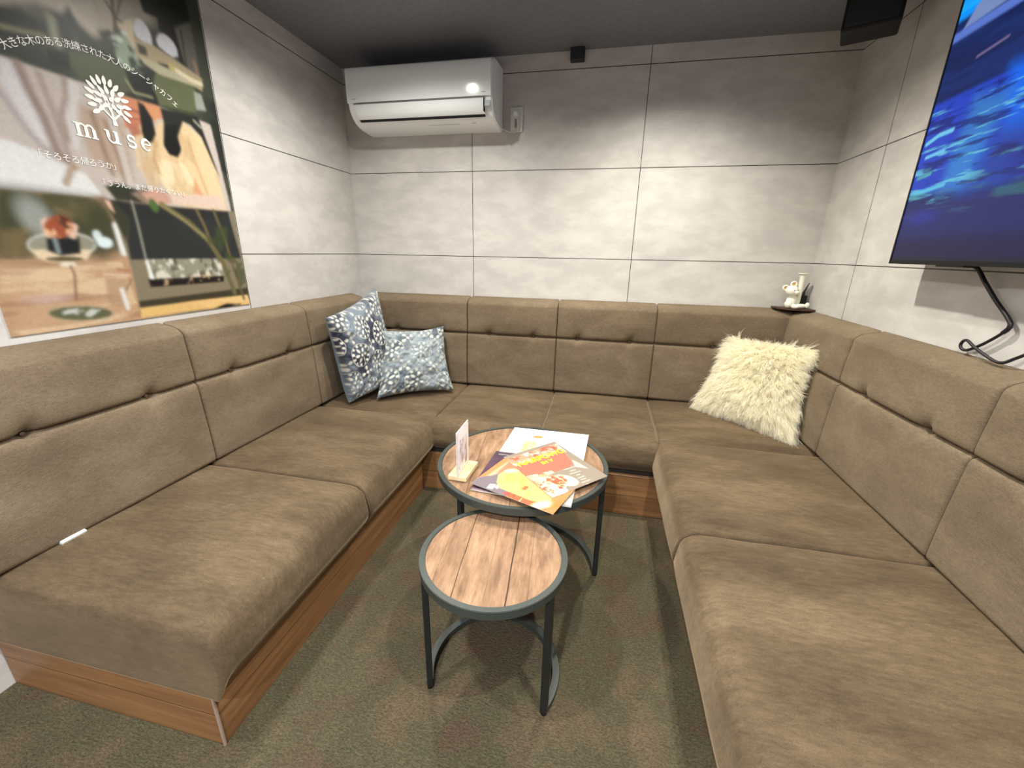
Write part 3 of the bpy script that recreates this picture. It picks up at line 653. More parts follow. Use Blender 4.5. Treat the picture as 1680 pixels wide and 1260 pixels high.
ops = [
 # cafe interior (top picture)
 ('n', (40, 44, 40), (9, 9), .42, .6, .8, 2, None), ('n', (120, 122, 104), (14, 8), .55, .7, .6, 5, None),
 ('p', (196, 184, 170), [(-1.5090, 1.7560), (-1.3870, 1.8140), (-1.2790, 1.8510), (-1.2670, 1.8050), (-1.2820, 1.7610), (-1.3020, 1.7560), (-1.3410, 1.7800), (-1.4220, 1.7780), (-1.5020, 1.7400), (-1.5150, 1.7340)], .03),
 ('p', (176, 168, 152), [(-1.3450, 1.8740), (-1.0880, 2.0030), (-1.0590, 1.9450), (-1.1010, 1.8680), (-1.1770, 1.8280), (-1.2820, 1.7770), (-1.3330, 1.8120)], .04, .8),
 ('p', (52, 56, 48), [(-1.4350, 1.7260), (-1.3910, 1.7720), (-1.3750, 1.7680), (-1.3460, 1.8060), (-1.3350, 1.7760), (-1.3600, 1.7160), (-1.4080, 1.7080)], .015), ('p', (44, 46, 44), [(-1.5160, 1.7290), (-1.4310, 1.7410), (-1.4220, 1.7050), (-1.4490, 1.6740), (-1.5350, 1.6590)], .02),
 ('l', (160, 158, 120), [(-1.5160, 1.6890), (-1.4670, 1.6970), (-1.4280, 1.7050)], .012, .012, .7), ('l', (170, 175, 150), [(-1.3970, 1.7560), (-1.4000, 1.7200), (-1.4000, 1.7000)], .02, .02, .8),
 ('l', (178, 166, 150), [(-1.2400, 1.9130), (-1.2500, 1.8270), (-1.2500, 1.7750)], .035, .015), ('l', (84, 66, 48), [(-1.2170, 1.9090), (-1.2240, 1.8390), (-1.2280, 1.7840)], .008, .006), ('l', (84, 66, 48), [(-1.2400, 1.8690), (-1.2190, 1.8340), (-1.1790, 1.8280)], .006, .006), ('l', (90, 72, 54), [(-1.1830, 1.9110), (-1.2190, 1.8340), (-1.2410, 1.7780)], .006, .006),
 ('p', (206, 190, 160), [(-1.2190, 1.8180), (-1.1680, 1.8560), (-1.1730, 1.7900), (-1.1780, 1.7390), (-1.1980, 1.7480), (-1.2030, 1.7940)], .01),
 ('p', (40, 38, 34), [(-1.1320, 1.9350), (-0.9610, 2.0160), (-0.9490, 1.9510), (-0.9700, 1.7780), (-1.0200, 1.7640), (-1.0340, 1.8450), (-1.0830, 1.8420), (-1.0790, 1.8950), (-1.1240, 1.8910)], .01),
 ('p', (104, 104, 96), [(-1.0210, 1.8940), (-0.9510, 1.9410), (-0.9490, 1.7660), (-1.0000, 1.7520)], .01), ('l', (60, 58, 52), [(-0.9980, 1.8950), (-1.0010, 1.7670)], .006, .004), ('l', (150, 120, 100), [(-0.9660, 1.8170), (-0.9590, 1.7620)], .012, .008),
 ('p', (176, 160, 128), [(-1.1770, 1.8040), (-1.1160, 1.8060), (-1.0360, 1.7910), (-0.9430, 1.7680), (-0.9530, 1.7260), (-1.0890, 1.7510), (-1.1780, 1.7470)], .006),
 ('p', (206, 206, 216), [(-1.1700, 1.8330), (-1.1640, 1.8490), (-1.1540, 1.8600), (-1.1440, 1.8650), (-1.1330, 1.8630), (-1.1220, 1.8530), (-1.1160, 1.8390), (-1.1140, 1.8230), (-1.1180, 1.8050), (-1.1460, 1.8040), (-1.1670, 1.8080)], .004), ('p', (206, 206, 216), [(-1.0990, 1.8260), (-1.0910, 1.8420), (-1.0810, 1.8520), (-1.0670, 1.8570), (-1.0510, 1.8550), (-1.0360, 1.8460), (-1.0270, 1.8300), (-1.0280, 1.8080), (-1.0480, 1.7970), (-1.0720, 1.8020), (-1.0950, 1.8110)], .004),
 ('p', (72, 68, 54), [(-1.1690, 1.7910), (-1.1400, 1.7900), (-1.1410, 1.7660), (-1.1690, 1.7620)], .006), ('p', (66, 60, 44), [(-1.1110, 1.7600), (-1.0750, 1.7660), (-1.0690, 1.7430), (-1.1090, 1.7370)], .006), ('p', (190, 176, 110), [(-1.0720, 1.7780), (-1.0450, 1.7730), (-1.0250, 1.7440), (-1.0650, 1.7450)], .006),
 ('p', (106, 112, 78), [(-1.1250, 1.7280), (-0.9790, 1.7410), (-0.9990, 1.6340), (-1.1360, 1.6240), (-1.1510, 1.6640)], .008),
 ('p', (186, 178, 150), [(-1.1700, 1.7590), (-0.9770, 1.7490), (-0.9780, 1.7330), (-1.1110, 1.7250), (-1.1600, 1.7390)], .006), ('l', (225, 215, 180), [(-1.0440, 1.7590), (-0.9890, 1.7490), (-0.9520, 1.7490)], .014, .006),
 ('p', (150, 168, 145), [(-1.2530, 1.7510), (-1.2280, 1.7840), (-1.2010, 1.8030), (-1.1800, 1.7630), (-1.1740, 1.7110), (-1.1990, 1.6850), (-1.2270, 1.6970), (-1.2390, 1.7170)], .02), ('p', (60, 66, 44), [(-1.2790, 1.7750), (-1.2490, 1.7930), (-1.2250, 1.7660), (-1.2400, 1.7480), (-1.2560, 1.7180), (-1.2720, 1.7380)], .015), ('n', (205, 220, 205), (50, 50), .52, .66, .9, 12, [(-1.2540, 1.7730), (-1.1990, 1.8110), (-1.1640, 1.7530), (-1.1690, 1.7010), (-1.2130, 1.6810), (-1.2450, 1.7270)]), ('n', (38, 50, 34), (60, 60), .55, .68, .9, 14, [(-1.2730, 1.7800), (-1.2080, 1.8070), (-1.1640, 1.7530), (-1.1690, 1.7010), (-1.2130, 1.6810), (-1.2450, 1.7270)]),
 ('p', (92, 98, 70), [(-1.3750, 1.6900), (-1.2990, 1.7100), (-1.2250, 1.7020), (-1.2230, 1.6410), (-1.2550, 1.6200), (-1.3490, 1.6200), (-1.3800, 1.6530)], .012), ('p', (34, 36, 36), [(-1.4290, 1.6750), (-1.3770, 1.6840), (-1.3820, 1.6470), (-1.4320, 1.6390)], .008), ('p', (58, 62, 56), [(-1.5370, 1.6510), (-1.4370, 1.6720), (-1.4320, 1.6390), (-1.3870, 1.6450), (-1.4080, 1.6260), (-1.5330, 1.6220), (-1.5450, 1.6200)], .01),
 ('p', (30, 32, 32), [(-1.2270, 1.7020), (-1.1620, 1.6980), (-1.1400, 1.6580), (-1.1360, 1.6240), (-1.1800, 1.6240), (-1.2140, 1.6410)], .006), ('l', (160, 165, 120), [(-1.2310, 1.6710), (-1.2140, 1.6410), (-1.1550, 1.6450)], .006, .004), ('p', (70, 78, 48), [(-1.1340, 1.6300), (-0.9970, 1.6430), (-0.9960, 1.6150), (-0.9850, 1.6080), (-1.1400, 1.6050)], .006),
 # couple (middle picture)
 ('p', (200, 188, 180), MID, .003),
 ('p', (214, 210, 212), [(-1.5350, 1.6160), (-1.5010, 1.6160), (-1.4860, 1.5310), (-1.4640, 1.4340), (-1.4980, 1.4340), (-1.5300, 1.5040), (-1.5480, 1.5650)], .02), ('p', (212, 206, 204), [(-1.3970, 1.6160), (-1.3700, 1.6100), (-1.4160, 1.4290), (-1.4300, 1.4410), (-1.4250, 1.5340)], .012),
 ('l', (150, 126, 116), [(-1.5040, 1.6130), (-1.4940, 1.5560), (-1.4800, 1.5040), (-1.4690, 1.4180), (-1.4510, 1.4030)], .022, .02, .9), ('l', (168, 148, 140), [(-1.4630, 1.6070), (-1.4560, 1.5470), (-1.4470, 1.4760), (-1.4450, 1.4150)], .016, .016, .8), ('l', (158, 136, 124), [(-1.4050, 1.6160), (-1.4120, 1.5670), (-1.4370, 1.5160), (-1.4350, 1.4560)], .014, .014, .7), ('l', (170, 160, 166), [(-1.5560, 1.5360), (-1.5240, 1.4570), (-1.4850, 1.4070)], .014, .014, .7),
 ('p', (186, 160, 138), [(-1.3850, 1.5600), (-1.2740, 1.5430), (-1.2770, 1.3690), (-1.3880, 1.4180), (-1.3960, 1.4960)], .03, .8), ('l', (150, 120, 100), [(-1.3560, 1.5450), (-1.3490, 1.4750), (-1.3390, 1.3850)], .014, .014, .7), ('l', (146, 118, 100), [(-1.3240, 1.5300), (-1.3080, 1.4300), (-1.3080, 1.3460)], .012, .012, .6), ('l', (206, 200, 196), [(-1.3030, 1.5440), (-1.2960, 1.4530), (-1.2920, 1.3660), (-1.2920, 1.3380)], .02, .01, .8),
 ('p', (224, 224, 224), [(-1.6070, 1.4270), (-1.5620, 1.4240), (-1.5050, 1.4080), (-1.4640, 1.3880), (-1.4150, 1.3730), (-1.3790, 1.3110), (-1.6160, 1.3060), (-1.6380, 1.3080)], .012), ('l', (170, 140, 110), [(-1.4700, 1.3400), (-1.4500, 1.3750), (-1.4390, 1.3850)], .018, .012, .8),
 ('p', (60, 62, 48), [(-1.3710, 1.3450), (-1.3360, 1.3600), (-1.2660, 1.3480), (-1.2570, 1.3080), (-1.3490, 1.3090)], .01), ('p', (150, 126, 112), [(-1.2980, 1.3330), (-1.2430, 1.3640), (-1.2340, 1.3180), (-1.2570, 1.3060)], .01),
 ('p', (230, 202, 158), [(-1.2310, 1.5540), (-1.1780, 1.5500), (-1.1470, 1.5760), (-1.0590, 1.5990), (-0.9950, 1.5660), (-0.9570, 1.4800), (-0.9390, 1.3160), (-1.1260, 1.3140), (-1.1940, 1.3810), (-1.2590, 1.4160), (-1.2490, 1.4980)], .01),
 ('p', (216, 196, 168), [(-1.2420, 1.5080), (-1.1870, 1.5120), (-1.1970, 1.3710), (-1.2410, 1.3740), (-1.2530, 1.4170)], .012, .8), ('p', (240, 222, 184), [(-1.1850, 1.4540), (-1.0920, 1.4600), (-1.0630, 1.4000), (-1.0980, 1.3330), (-1.1630, 1.3500), (-1.1940, 1.4000)], .012, .8), ('p', (222, 164, 116), [(-1.0580, 1.4210), (-1.0400, 1.3720), (-1.0220, 1.3590), (-1.0720, 1.3610)], .008), ('n', (206, 170, 120), (40, 14), .52, .68, .6, 41, [(-1.2300, 1.5370), (-1.0620, 1.5890), (-0.9570, 1.4800), (-0.9390, 1.3160), (-1.2550, 1.3160)]),
 ('l', (204, 166, 118), [(-1.0520, 1.5520), (-1.0380, 1.4650), (-1.0080, 1.3430)], .012, .01, .7), ('l', (200, 160, 110), [(-1.1790, 1.5050), (-1.1970, 1.4550), (-1.1870, 1.4100)], .010, .008, .7),
 ('p', (216, 140, 100), [(-1.2550, 1.6200), (-1.1360, 1.6240), (-1.1360, 1.5880), (-1.1710, 1.5790), (-1.2070, 1.5520), (-1.2690, 1.5280), (-1.2650, 1.5620)], .006), ('p', (222, 154, 104), [(-1.2040, 1.6200), (-1.1360, 1.6220), (-1.1340, 1.5980), (-1.1690, 1.5700), (-1.1960, 1.5900)], .006), ('l', (150, 84, 58), [(-1.2560, 1.5850), (-1.2160, 1.5860)], .008, .006, .8), ('l', (150, 84, 58), [(-1.2600, 1.5550), (-1.2130, 1.5660)], .006, .005, .7), ('p', (190, 120, 92), [(-1.2610, 1.5380), (-1.2250, 1.5560), (-1.2200, 1.5220), (-1.2500, 1.5060)], .008),
 ('p', (28, 28, 28), [(-1.2100, 1.6180), (-1.1900, 1.6140), (-1.1710, 1.5790), (-1.1700, 1.5340), (-1.1890, 1.5040), (-1.2140, 1.4990), (-1.2180, 1.5310), (-1.2130, 1.5680)], .005),
 ('p', (40, 46, 40), [(-1.1360, 1.6220), (-0.9920, 1.6320), (-0.9700, 1.5410), (-0.9450, 1.4390), (-0.9600, 1.4690), (-0.9950, 1.5660), (-1.0320, 1.5960), (-1.0590, 1.5990), (-1.0910, 1.5430), (-1.0910, 1.4950), (-1.1110, 1.4750), (-1.1420, 1.4850), (-1.1510, 1.5110), (-1.1340, 1.5790)], .006), ('p', (22, 24, 24), [(-1.1320, 1.5710), (-1.0810, 1.5840), (-1.0930, 1.5520), (-1.0860, 1.5060), (-1.1060, 1.4760), (-1.1370, 1.4780), (-1.1510, 1.5020)], .005),
 ('p', (176, 180, 172), [(-0.9900, 1.7140), (-0.9610, 1.7140), (-0.9520, 1.6630), (-0.9940, 1.6550)], .006, .8), ('l', (200, 200, 180), [(-1.0130, 1.6150), (-0.9880, 1.5980)], .006, .004, .8),
 ('p', (206, 160, 140), [(-1.2650, 1.3370), (-1.2250, 1.3570), (-1.1740, 1.3480), (-1.1660, 1.3180), (-1.2360, 1.3100)], .008), ('p', (222, 196, 180), [(-1.1630, 1.3500), (-0.9610, 1.3660), (-0.9430, 1.3210), (-1.1600, 1.3180)], .008),
 ('p', (200, 156, 140), [(-1.4140, 1.3150), (-1.3810, 1.3160), (-1.3540, 1.2870), (-1.3660, 1.2690), (-1.3840, 1.3050)], .006),
 # dessert glass (bottom left picture)
 ('p', (190, 152, 116), BOT, .003),
 ('p', (92, 86, 60), [(-1.6470, 1.3150), (-1.3860, 1.3090), (-1.3650, 1.2440), (-1.3590, 1.1600), (-1.4270, 1.1320), (-1.5160, 1.1500), (-1.6620, 1.1350), (-1.6970, 1.1280)], .05), ('p', (138, 118, 80), [(-1.5480, 1.2920), (-1.4180, 1.2980), (-1.4490, 1.2360), (-1.5170, 1.2560)], .03, .7), ('p', (130, 112, 72), [(-1.6440, 1.2020), (-1.5790, 1.2200), (-1.6120, 1.1420), (-1.6600, 1.1420)], .03, .7), ('n', (62, 72, 44), (16, 16), .45, .62, .6, 51, [(-1.6160, 1.3060), (-1.3860, 1.3090), (-1.3640, 1.1780), (-1.4190, 1.1320), (-1.6620, 1.1350)]),
 ('e', (176, 182, 176), (*[(-1.5630, 1.2440)][0], .035, .05, .3), .04, .7), ('e', (206, 220, 222), (*[(-1.4270, 1.2000)][0], .012, .016, 0), .008), ('e', (216, 230, 234), (*[(-1.4120, 1.1810)][0], .022, .016, 0), .008), ('l', (224, 226, 224), [(-1.3680, 1.2330), (-1.3650, 1.1500)], .018, .012),
 ('p', (200, 162, 124), [(-1.6640, 1.1270), (-1.3800, 1.1130), (-1.3610, 0.9440), (-1.6670, 0.9300)], .03, .7), ('n', (222, 196, 160), (5, 34), .45, .62, .7, 55, [(-1.6640, 1.1270), (-1.3780, 1.1220), (-1.3610, 0.9440), (-1.6650, 0.9370), (-1.7070, 0.9610)]), ('n', (160, 116, 84), (6, 40), .56, .7, .6, 57, [(-1.6640, 1.1270), (-1.3780, 1.1220), (-1.3610, 0.9440), (-1.6650, 0.9370), (-1.7070, 0.9610)]), ('e', (206, 178, 170), (*[(-1.5900, 1.0270)][0], .05, .012, 0), .02, .7),
 ('p', (196, 204, 194), [(-1.4380, 1.1730), (-1.4440, 1.1630), (-1.4550, 1.1540), (-1.4710, 1.1470), (-1.4900, 1.1410), (-1.5110, 1.1380), (-1.5320, 1.1370), (-1.5520, 1.1380), (-1.5700, 1.1410), (-1.5830, 1.1470), (-1.5930, 1.1540), (-1.5980, 1.1620), (-1.5980, 1.1700), (-1.5940, 1.1790), (-1.5850, 1.1870), (-1.5710, 1.1940), (-1.5540, 1.2000), (-1.5350, 1.2040), (-1.5140, 1.2060), (-1.4940, 1.2060), (-1.4740, 1.2030), (-1.4580, 1.1980), (-1.4460, 1.1910), (-1.4390, 1.1830)], .006, .45), ('p', (150, 140, 108), [(-1.4450, 1.1730), (-1.4500, 1.1650), (-1.4600, 1.1570), (-1.4740, 1.1500), (-1.4920, 1.1460), (-1.5110, 1.1430), (-1.5310, 1.1420), (-1.5500, 1.1430), (-1.5660, 1.1460), (-1.5790, 1.1500), (-1.5880, 1.1560), (-1.5930, 1.1630), (-1.5930, 1.1700), (-1.5890, 1.1770), (-1.5810, 1.1840), (-1.5680, 1.1910), (-1.5530, 1.1960), (-1.5350, 1.1990), (-1.5160, 1.2010), (-1.4960, 1.2010), (-1.4780, 1.1990), (-1.4630, 1.1940), (-1.4520, 1.1880), (-1.4450, 1.1810)], .012, .45), ('l', (226, 230, 222), [(-1.4380, 1.1730), (-1.4440, 1.1630), (-1.4550, 1.1540), (-1.4710, 1.1470), (-1.4900, 1.1410), (-1.5110, 1.1380), (-1.5320, 1.1370), (-1.5520, 1.1380), (-1.5700, 1.1410), (-1.5830, 1.1470), (-1.5930, 1.1540), (-1.5980, 1.1620), (-1.5980, 1.1700), (-1.5940, 1.1790), (-1.5850, 1.1870), (-1.5710, 1.1940), (-1.5540, 1.2000), (-1.5350, 1.2040), (-1.5140, 1.2060), (-1.4940, 1.2060), (-1.4740, 1.2030), (-1.4580, 1.1980), (-1.4460, 1.1910), (-1.4390, 1.1830)], .004, .004, .7), ('p', (226, 204, 170), [(-1.5930, 1.1580), (-1.4530, 1.1590), (-1.4690, 1.1330), (-1.5080, 1.1240), (-1.5640, 1.1250), (-1.5870, 1.1390)], .008), ('p', (96, 88, 56), [(-1.4780, 1.1330), (-1.4810, 1.1310), (-1.4860, 1.1290), (-1.4940, 1.1280), (-1.5040, 1.1270), (-1.5160, 1.1270), (-1.5280, 1.1270), (-1.5390, 1.1270), (-1.5500, 1.1280), (-1.5590, 1.1290), (-1.5650, 1.1300), (-1.5690, 1.1320), (-1.5700, 1.1340), (-1.5680, 1.1350), (-1.5640, 1.1370), (-1.5560, 1.1380), (-1.5470, 1.1390), (-1.5360, 1.1400), (-1.5240, 1.1400), (-1.5120, 1.1400), (-1.5010, 1.1390), (-1.4910, 1.1380), (-1.4840, 1.1360), (-1.4800, 1.1340)], .004),
 ('p', (34, 38, 40), [(-1.5540, 1.1900), (-1.4750, 1.1960), (-1.4820, 1.1480), (-1.5320, 1.1420), (-1.5590, 1.1550)], .006), ('l', (150, 166, 170), [(-1.5350, 1.1880), (-1.5350, 1.1520)], .010, .006, .8), ('p', (226, 190, 170), [(-1.5550, 1.2340), (-1.5390, 1.2460), (-1.5420, 1.1900), (-1.5550, 1.1930)], .006), ('p', (226, 190, 170), [(-1.4830, 1.2340), (-1.4700, 1.2270), (-1.4850, 1.1890), (-1.4990, 1.1920)], .006),
 ('p', (168, 84, 46), [(-1.4830, 1.2230), (-1.4860, 1.2140), (-1.4920, 1.2060), (-1.4990, 1.2000), (-1.5070, 1.1940), (-1.5170, 1.1910), (-1.5260, 1.1890), (-1.5340, 1.1900), (-1.5410, 1.1930), (-1.5470, 1.1980), (-1.5510, 1.2040), (-1.5520, 1.2110), (-1.5510, 1.2190), (-1.5480, 1.2270), (-1.5430, 1.2340), (-1.5360, 1.2410), (-1.5280, 1.2460), (-1.5190, 1.2500), (-1.5100, 1.2520), (-1.5010, 1.2510), (-1.4940, 1.2490), (-1.4880, 1.2440), (-1.4840, 1.2380), (-1.4820, 1.2310)], .005), ('n', (240, 190, 140), (60, 40), .50, .60, .95, 61, [(-1.4830, 1.2230), (-1.4860, 1.2150), (-1.4910, 1.2070), (-1.4990, 1.2010), (-1.5070, 1.1960), (-1.5160, 1.1920), (-1.5250, 1.1910), (-1.5340, 1.1920), (-1.5410, 1.1940), (-1.5470, 1.1990), (-1.5500, 1.2050), (-1.5520, 1.2110), (-1.5510, 1.2190), (-1.5480, 1.2260), (-1.5430, 1.2330), (-1.5360, 1.2400), (-1.5280, 1.2450), (-1.5190, 1.2480), (-1.5100, 1.2500), (-1.5020, 1.2500), (-1.4940, 1.2470), (-1.4880, 1.2430), (-1.4840, 1.2370), (-1.4820, 1.2300)]), ('n', (92, 32, 22), (50, 40), .52, .64, .95, 63, [(-1.4840, 1.2230), (-1.4870, 1.2150), (-1.4930, 1.2070), (-1.5000, 1.2010), (-1.5080, 1.1960), (-1.5170, 1.1920), (-1.5250, 1.1910), (-1.5330, 1.1920), (-1.5400, 1.1940), (-1.5460, 1.1990), (-1.5490, 1.2050), (-1.5500, 1.2110), (-1.5500, 1.2190), (-1.5470, 1.2260), (-1.5420, 1.2330), (-1.5350, 1.2400), (-1.5270, 1.2450), (-1.5190, 1.2480), (-1.5100, 1.2500), (-1.5020, 1.2500), (-1.4950, 1.2470), (-1.4890, 1.2430), (-1.4850, 1.2370), (-1.4830, 1.2300)]),
 ('e', (226, 220, 200), (*[(-1.5210, 1.1180)][0], .020, .006, 0), .003), ('l', (140, 100, 76), [(-1.5170, 1.1130), (-1.5130, 1.0900), (-1.5270, 1.0180)], .006, .003), ('p', (104, 104, 76), [(-1.4430, 0.9670), (-1.4470, 0.9610), (-1.4570, 0.9570), (-1.4720, 0.9550), (-1.4910, 0.9540), (-1.5110, 0.9550), (-1.5320, 0.9570), (-1.5520, 0.9610), (-1.5700, 0.9650), (-1.5840, 0.9710), (-1.5940, 0.9770), (-1.6000, 0.9830), (-1.6010, 0.9880), (-1.5970, 0.9930), (-1.5890, 0.9970), (-1.5770, 0.9990), (-1.5610, 1.0010), (-1.5420, 1.0010), (-1.5210, 0.9990), (-1.5010, 0.9960), (-1.4810, 0.9910), (-1.4650, 0.9860), (-1.4520, 0.9800), (-1.4440, 0.9730)], .005), ('l', (190, 186, 150), [(-1.4430, 0.9670), (-1.4470, 0.9610), (-1.4570, 0.9570), (-1.4720, 0.9550), (-1.4910, 0.9540), (-1.5110, 0.9550), (-1.5320, 0.9570), (-1.5520, 0.9610), (-1.5700, 0.9650), (-1.5840, 0.9710), (-1.5940, 0.9770), (-1.6000, 0.9830), (-1.6010, 0.9880), (-1.5970, 0.9930), (-1.5890, 0.9970), (-1.5770, 0.9990), (-1.5610, 1.0010), (-1.5420, 1.0010), (-1.5210, 0.9990), (-1.5010, 0.9960), (-1.4810, 0.9910), (-1.4650, 0.9860), (-1.4520, 0.9800), (-1.4440, 0.9730)], .003, .003, .6), ('n', (200, 204, 196), (40, 70), .5, .6, .9, 67, [(-1.5790, 0.9880), (-1.5250, 0.9960), (-1.4730, 0.9820), (-1.5020, 0.9640), (-1.5620, 0.9690)]),
 ('l', (214, 190, 160), [(-1.4380, 1.0870), (-1.3660, 1.0800)], .006, .004), ('l', (180, 130, 96), [(-1.3940, 1.1000), (-1.3620, 1.0950)], .010, .004), ('p', (176, 140, 108), [(-1.4370, 1.0780), (-1.3690, 1.0680), (-1.4040, 0.9790), (-1.4480, 0.9940)], .012, .7), ('l', (224, 226, 224), [(-1.3990, 1.0370), (-1.3950, 0.9780)], .012, .008, .9), ('l', (120, 96, 66), [(-1.3630, 1.0680), (-1.3840, 1.0360)], .004, .003),
 # tablet and twigs (bottom right picture)
 ('p', (140, 128, 104), BR, .003), ('p', (64, 66, 48), [(-1.3860, 1.3090), (-1.3320, 1.3080), (-1.3180, 1.2540), (-1.3490, 1.1790), (-1.3650, 1.2440)], .012), ('p', (226, 186, 160), [(-1.3830, 1.3070), (-1.3670, 1.3040), (-1.3620, 1.2690), (-1.3750, 1.2850)], .005),
 ('p', (50, 53, 54), [(-1.3240, 1.2500), (-1.2930, 1.3030), (-0.9350, 1.3080), (-0.9110, 1.1290), (-1.3500, 1.1290), (-1.3470, 1.1790)], .005), ('p', (46, 48, 48), [(-1.3560, 1.3070), (-1.1510, 1.3070), (-0.9340, 1.3120), (-0.9350, 1.2820), (-1.3180, 1.2540)], .01),
 ('p', (150, 148, 130), [(-1.3000, 1.1290), (-1.0090, 1.1300), (-1.0120, 1.0560), (-1.3060, 1.0650)], .004), ('n', (220, 216, 200), (50, 40), .5, .62, .9, 71, [(-1.3000, 1.1290), (-1.0090, 1.1300), (-1.0120, 1.0560), (-1.3060, 1.0650)]), ('n', (90, 84, 66), (60, 40), .56, .66, .8, 73, [(-1.3000, 1.1290), (-1.0090, 1.1300), (-1.0120, 1.0560), (-1.3060, 1.0650)]), ('l', (236, 240, 240), [(-1.3000, 1.1210), (-1.2950, 1.0660)], .010, .006),
 ('p', (36, 26, 26), [(-1.3100, 1.0650), (-1.0100, 1.0630), (-1.0160, 1.0390), (-1.3080, 1.0370)], .003), ('n', (200, 170, 130), (60, 60), .6, .68, .8, 75, [(-1.2940, 1.0700), (-1.0090, 1.0680), (-1.0150, 1.0440), (-1.3010, 1.0400)]),
 ('p', (72, 64, 46), [(-1.3580, 0.9960), (-0.8540, 1.0080), (-0.8610, 0.9760), (-1.3580, 0.9740)], .004), ('p', (226, 186, 110), [(-1.3580, 0.9720), (-1.1310, 0.9770), (-0.9120, 0.9760), (-0.8980, 0.9320), (-1.1400, 0.9410), (-1.3620, 0.9400)], .003), ('p', (40, 38, 36), [(-1.0810, 0.9400), (-1.0270, 0.9510), (-0.9510, 0.9460), (-0.9540, 0.9330), (-1.0450, 0.9340)], .003), ('n', (240, 205, 140), (10, 30), .5, .65, .6, 77, [(-1.3580, 0.9720), (-0.9120, 0.9760), (-0.9050, 0.9330), (-1.3620, 0.9400)]),
 ('l', (116, 108, 68), [(-1.2050, 1.3100), (-1.1160, 1.2580), (-1.0490, 1.1960), (-1.0040, 1.1160), (-0.9730, 0.9910)], .020, .010), ('l', (150, 138, 92), [(-1.2110, 1.3130), (-1.1370, 1.2670), (-1.0530, 1.2030)], .008, .006), ('l', (112, 100, 64), [(-1.0020, 1.3110), (-0.9740, 1.2100), (-0.9600, 1.1150), (-0.9320, 0.9620)], .012, .008, .9), ('l', (128, 110, 74), [(-1.0750, 1.3060), (-1.0550, 1.2520), (-1.0410, 1.1960)], .012, .008, .8), ('e', (86, 116, 56), (*[(-1.2330, 1.3050)][0], .014, .022, .3), .008), ('n', (70, 84, 48), (30, 30), .52, .66, .7, 79, [(-1.0630, 1.2180), (-0.9410, 1.3050), (-0.8980, 1.1140), (-0.9100, 0.9860), (-0.9910, 1.0430)]),
 ('l', (210, 205, 190), [(-1.3020, 1.3110), (-1.3000, 1.2270), (-1.3020, 1.0810)], .006, .006, .5),
]
colp = paint(A, B, rgb(74, 78, 66), ops)
for _ in range(3):
    q_ = np.pad(colp, ((1, 1), (1, 1), (0, 0)), 'edge'); colp = (q_[:-2, 1:-1]+q_[2:, 1:-1]+q_[1:-1, :-2]+q_[1:-1, 2:]+q_[1:-1, 1:-1]*2)/6
gr_ = colp.mean(-1, keepdims=True); colp = np.clip((colp*.85+gr_*.15)**1.12*.88*(.93+.14*vnoise(A*160+300, B*160+10, 31, 2))[..., None], 0, 1)
M_POSTER = vcol('poster_print', 0.42, spec=0.25)
wav = 0.0015*(vnoise(A*3+9, B*3+4, 3, 2)-.5)
poster = sheet('poster', M_POSTER, None, lambda a, b: np.stack([XL+.0035+wav, A, B], -1), NA, NB, (-.0025, 0, 0), colp)
tag(poster, 'large cafe poster with white tree logo and Japanese text, pasted on the left wall', 'poster')
PXL = XL+.0046
def arc_text(s, cyp, czp, R, step, size):
    parts = []; n = len(s)
    for i, ch in enumerate(s):
        a = (i-(n-1)/2)*step/R
        V_, F_ = text_mesh(ch, size, 0.0)
        # text runs towards +y seen from the room (left wall seen from +x): left of the poster is -y
        exv = (0, math.cos(a), -math.sin(a)); eyv = (0, math.sin(a), math.cos(a))
        o = (PXL, cyp+R*math.sin(a), czp+R*math.cos(a)-R)
        parts.append((V_, F_, on_plane(o, exv, eyv)))
    return parts
parts = arc_text('大きな木のある洗練された大人のシーシャカフェ', -1.2976, 1.7065, 0.404, 0.0218, 0.0235)
V, F = place_text(parts); fromnp('heading_lettering', V, F, M_LETTER, poster, False)
parts = arc_text('「そろそろ帰ろうか」', -1.420, 1.399, 60.0, 0.0215, 0.0225)
V, F = place_text(parts); fromnp('quote_lettering', V, F, M_LETTER, poster, False)
parts = arc_text('「ううん。まだ帰りたくない」', -1.243, 1.349, 60.0, 0.0203, 0.0205)
V, F = place_text(parts); lo_ = fromnp('quote_lettering', V, F, M_LETTER, poster, False)
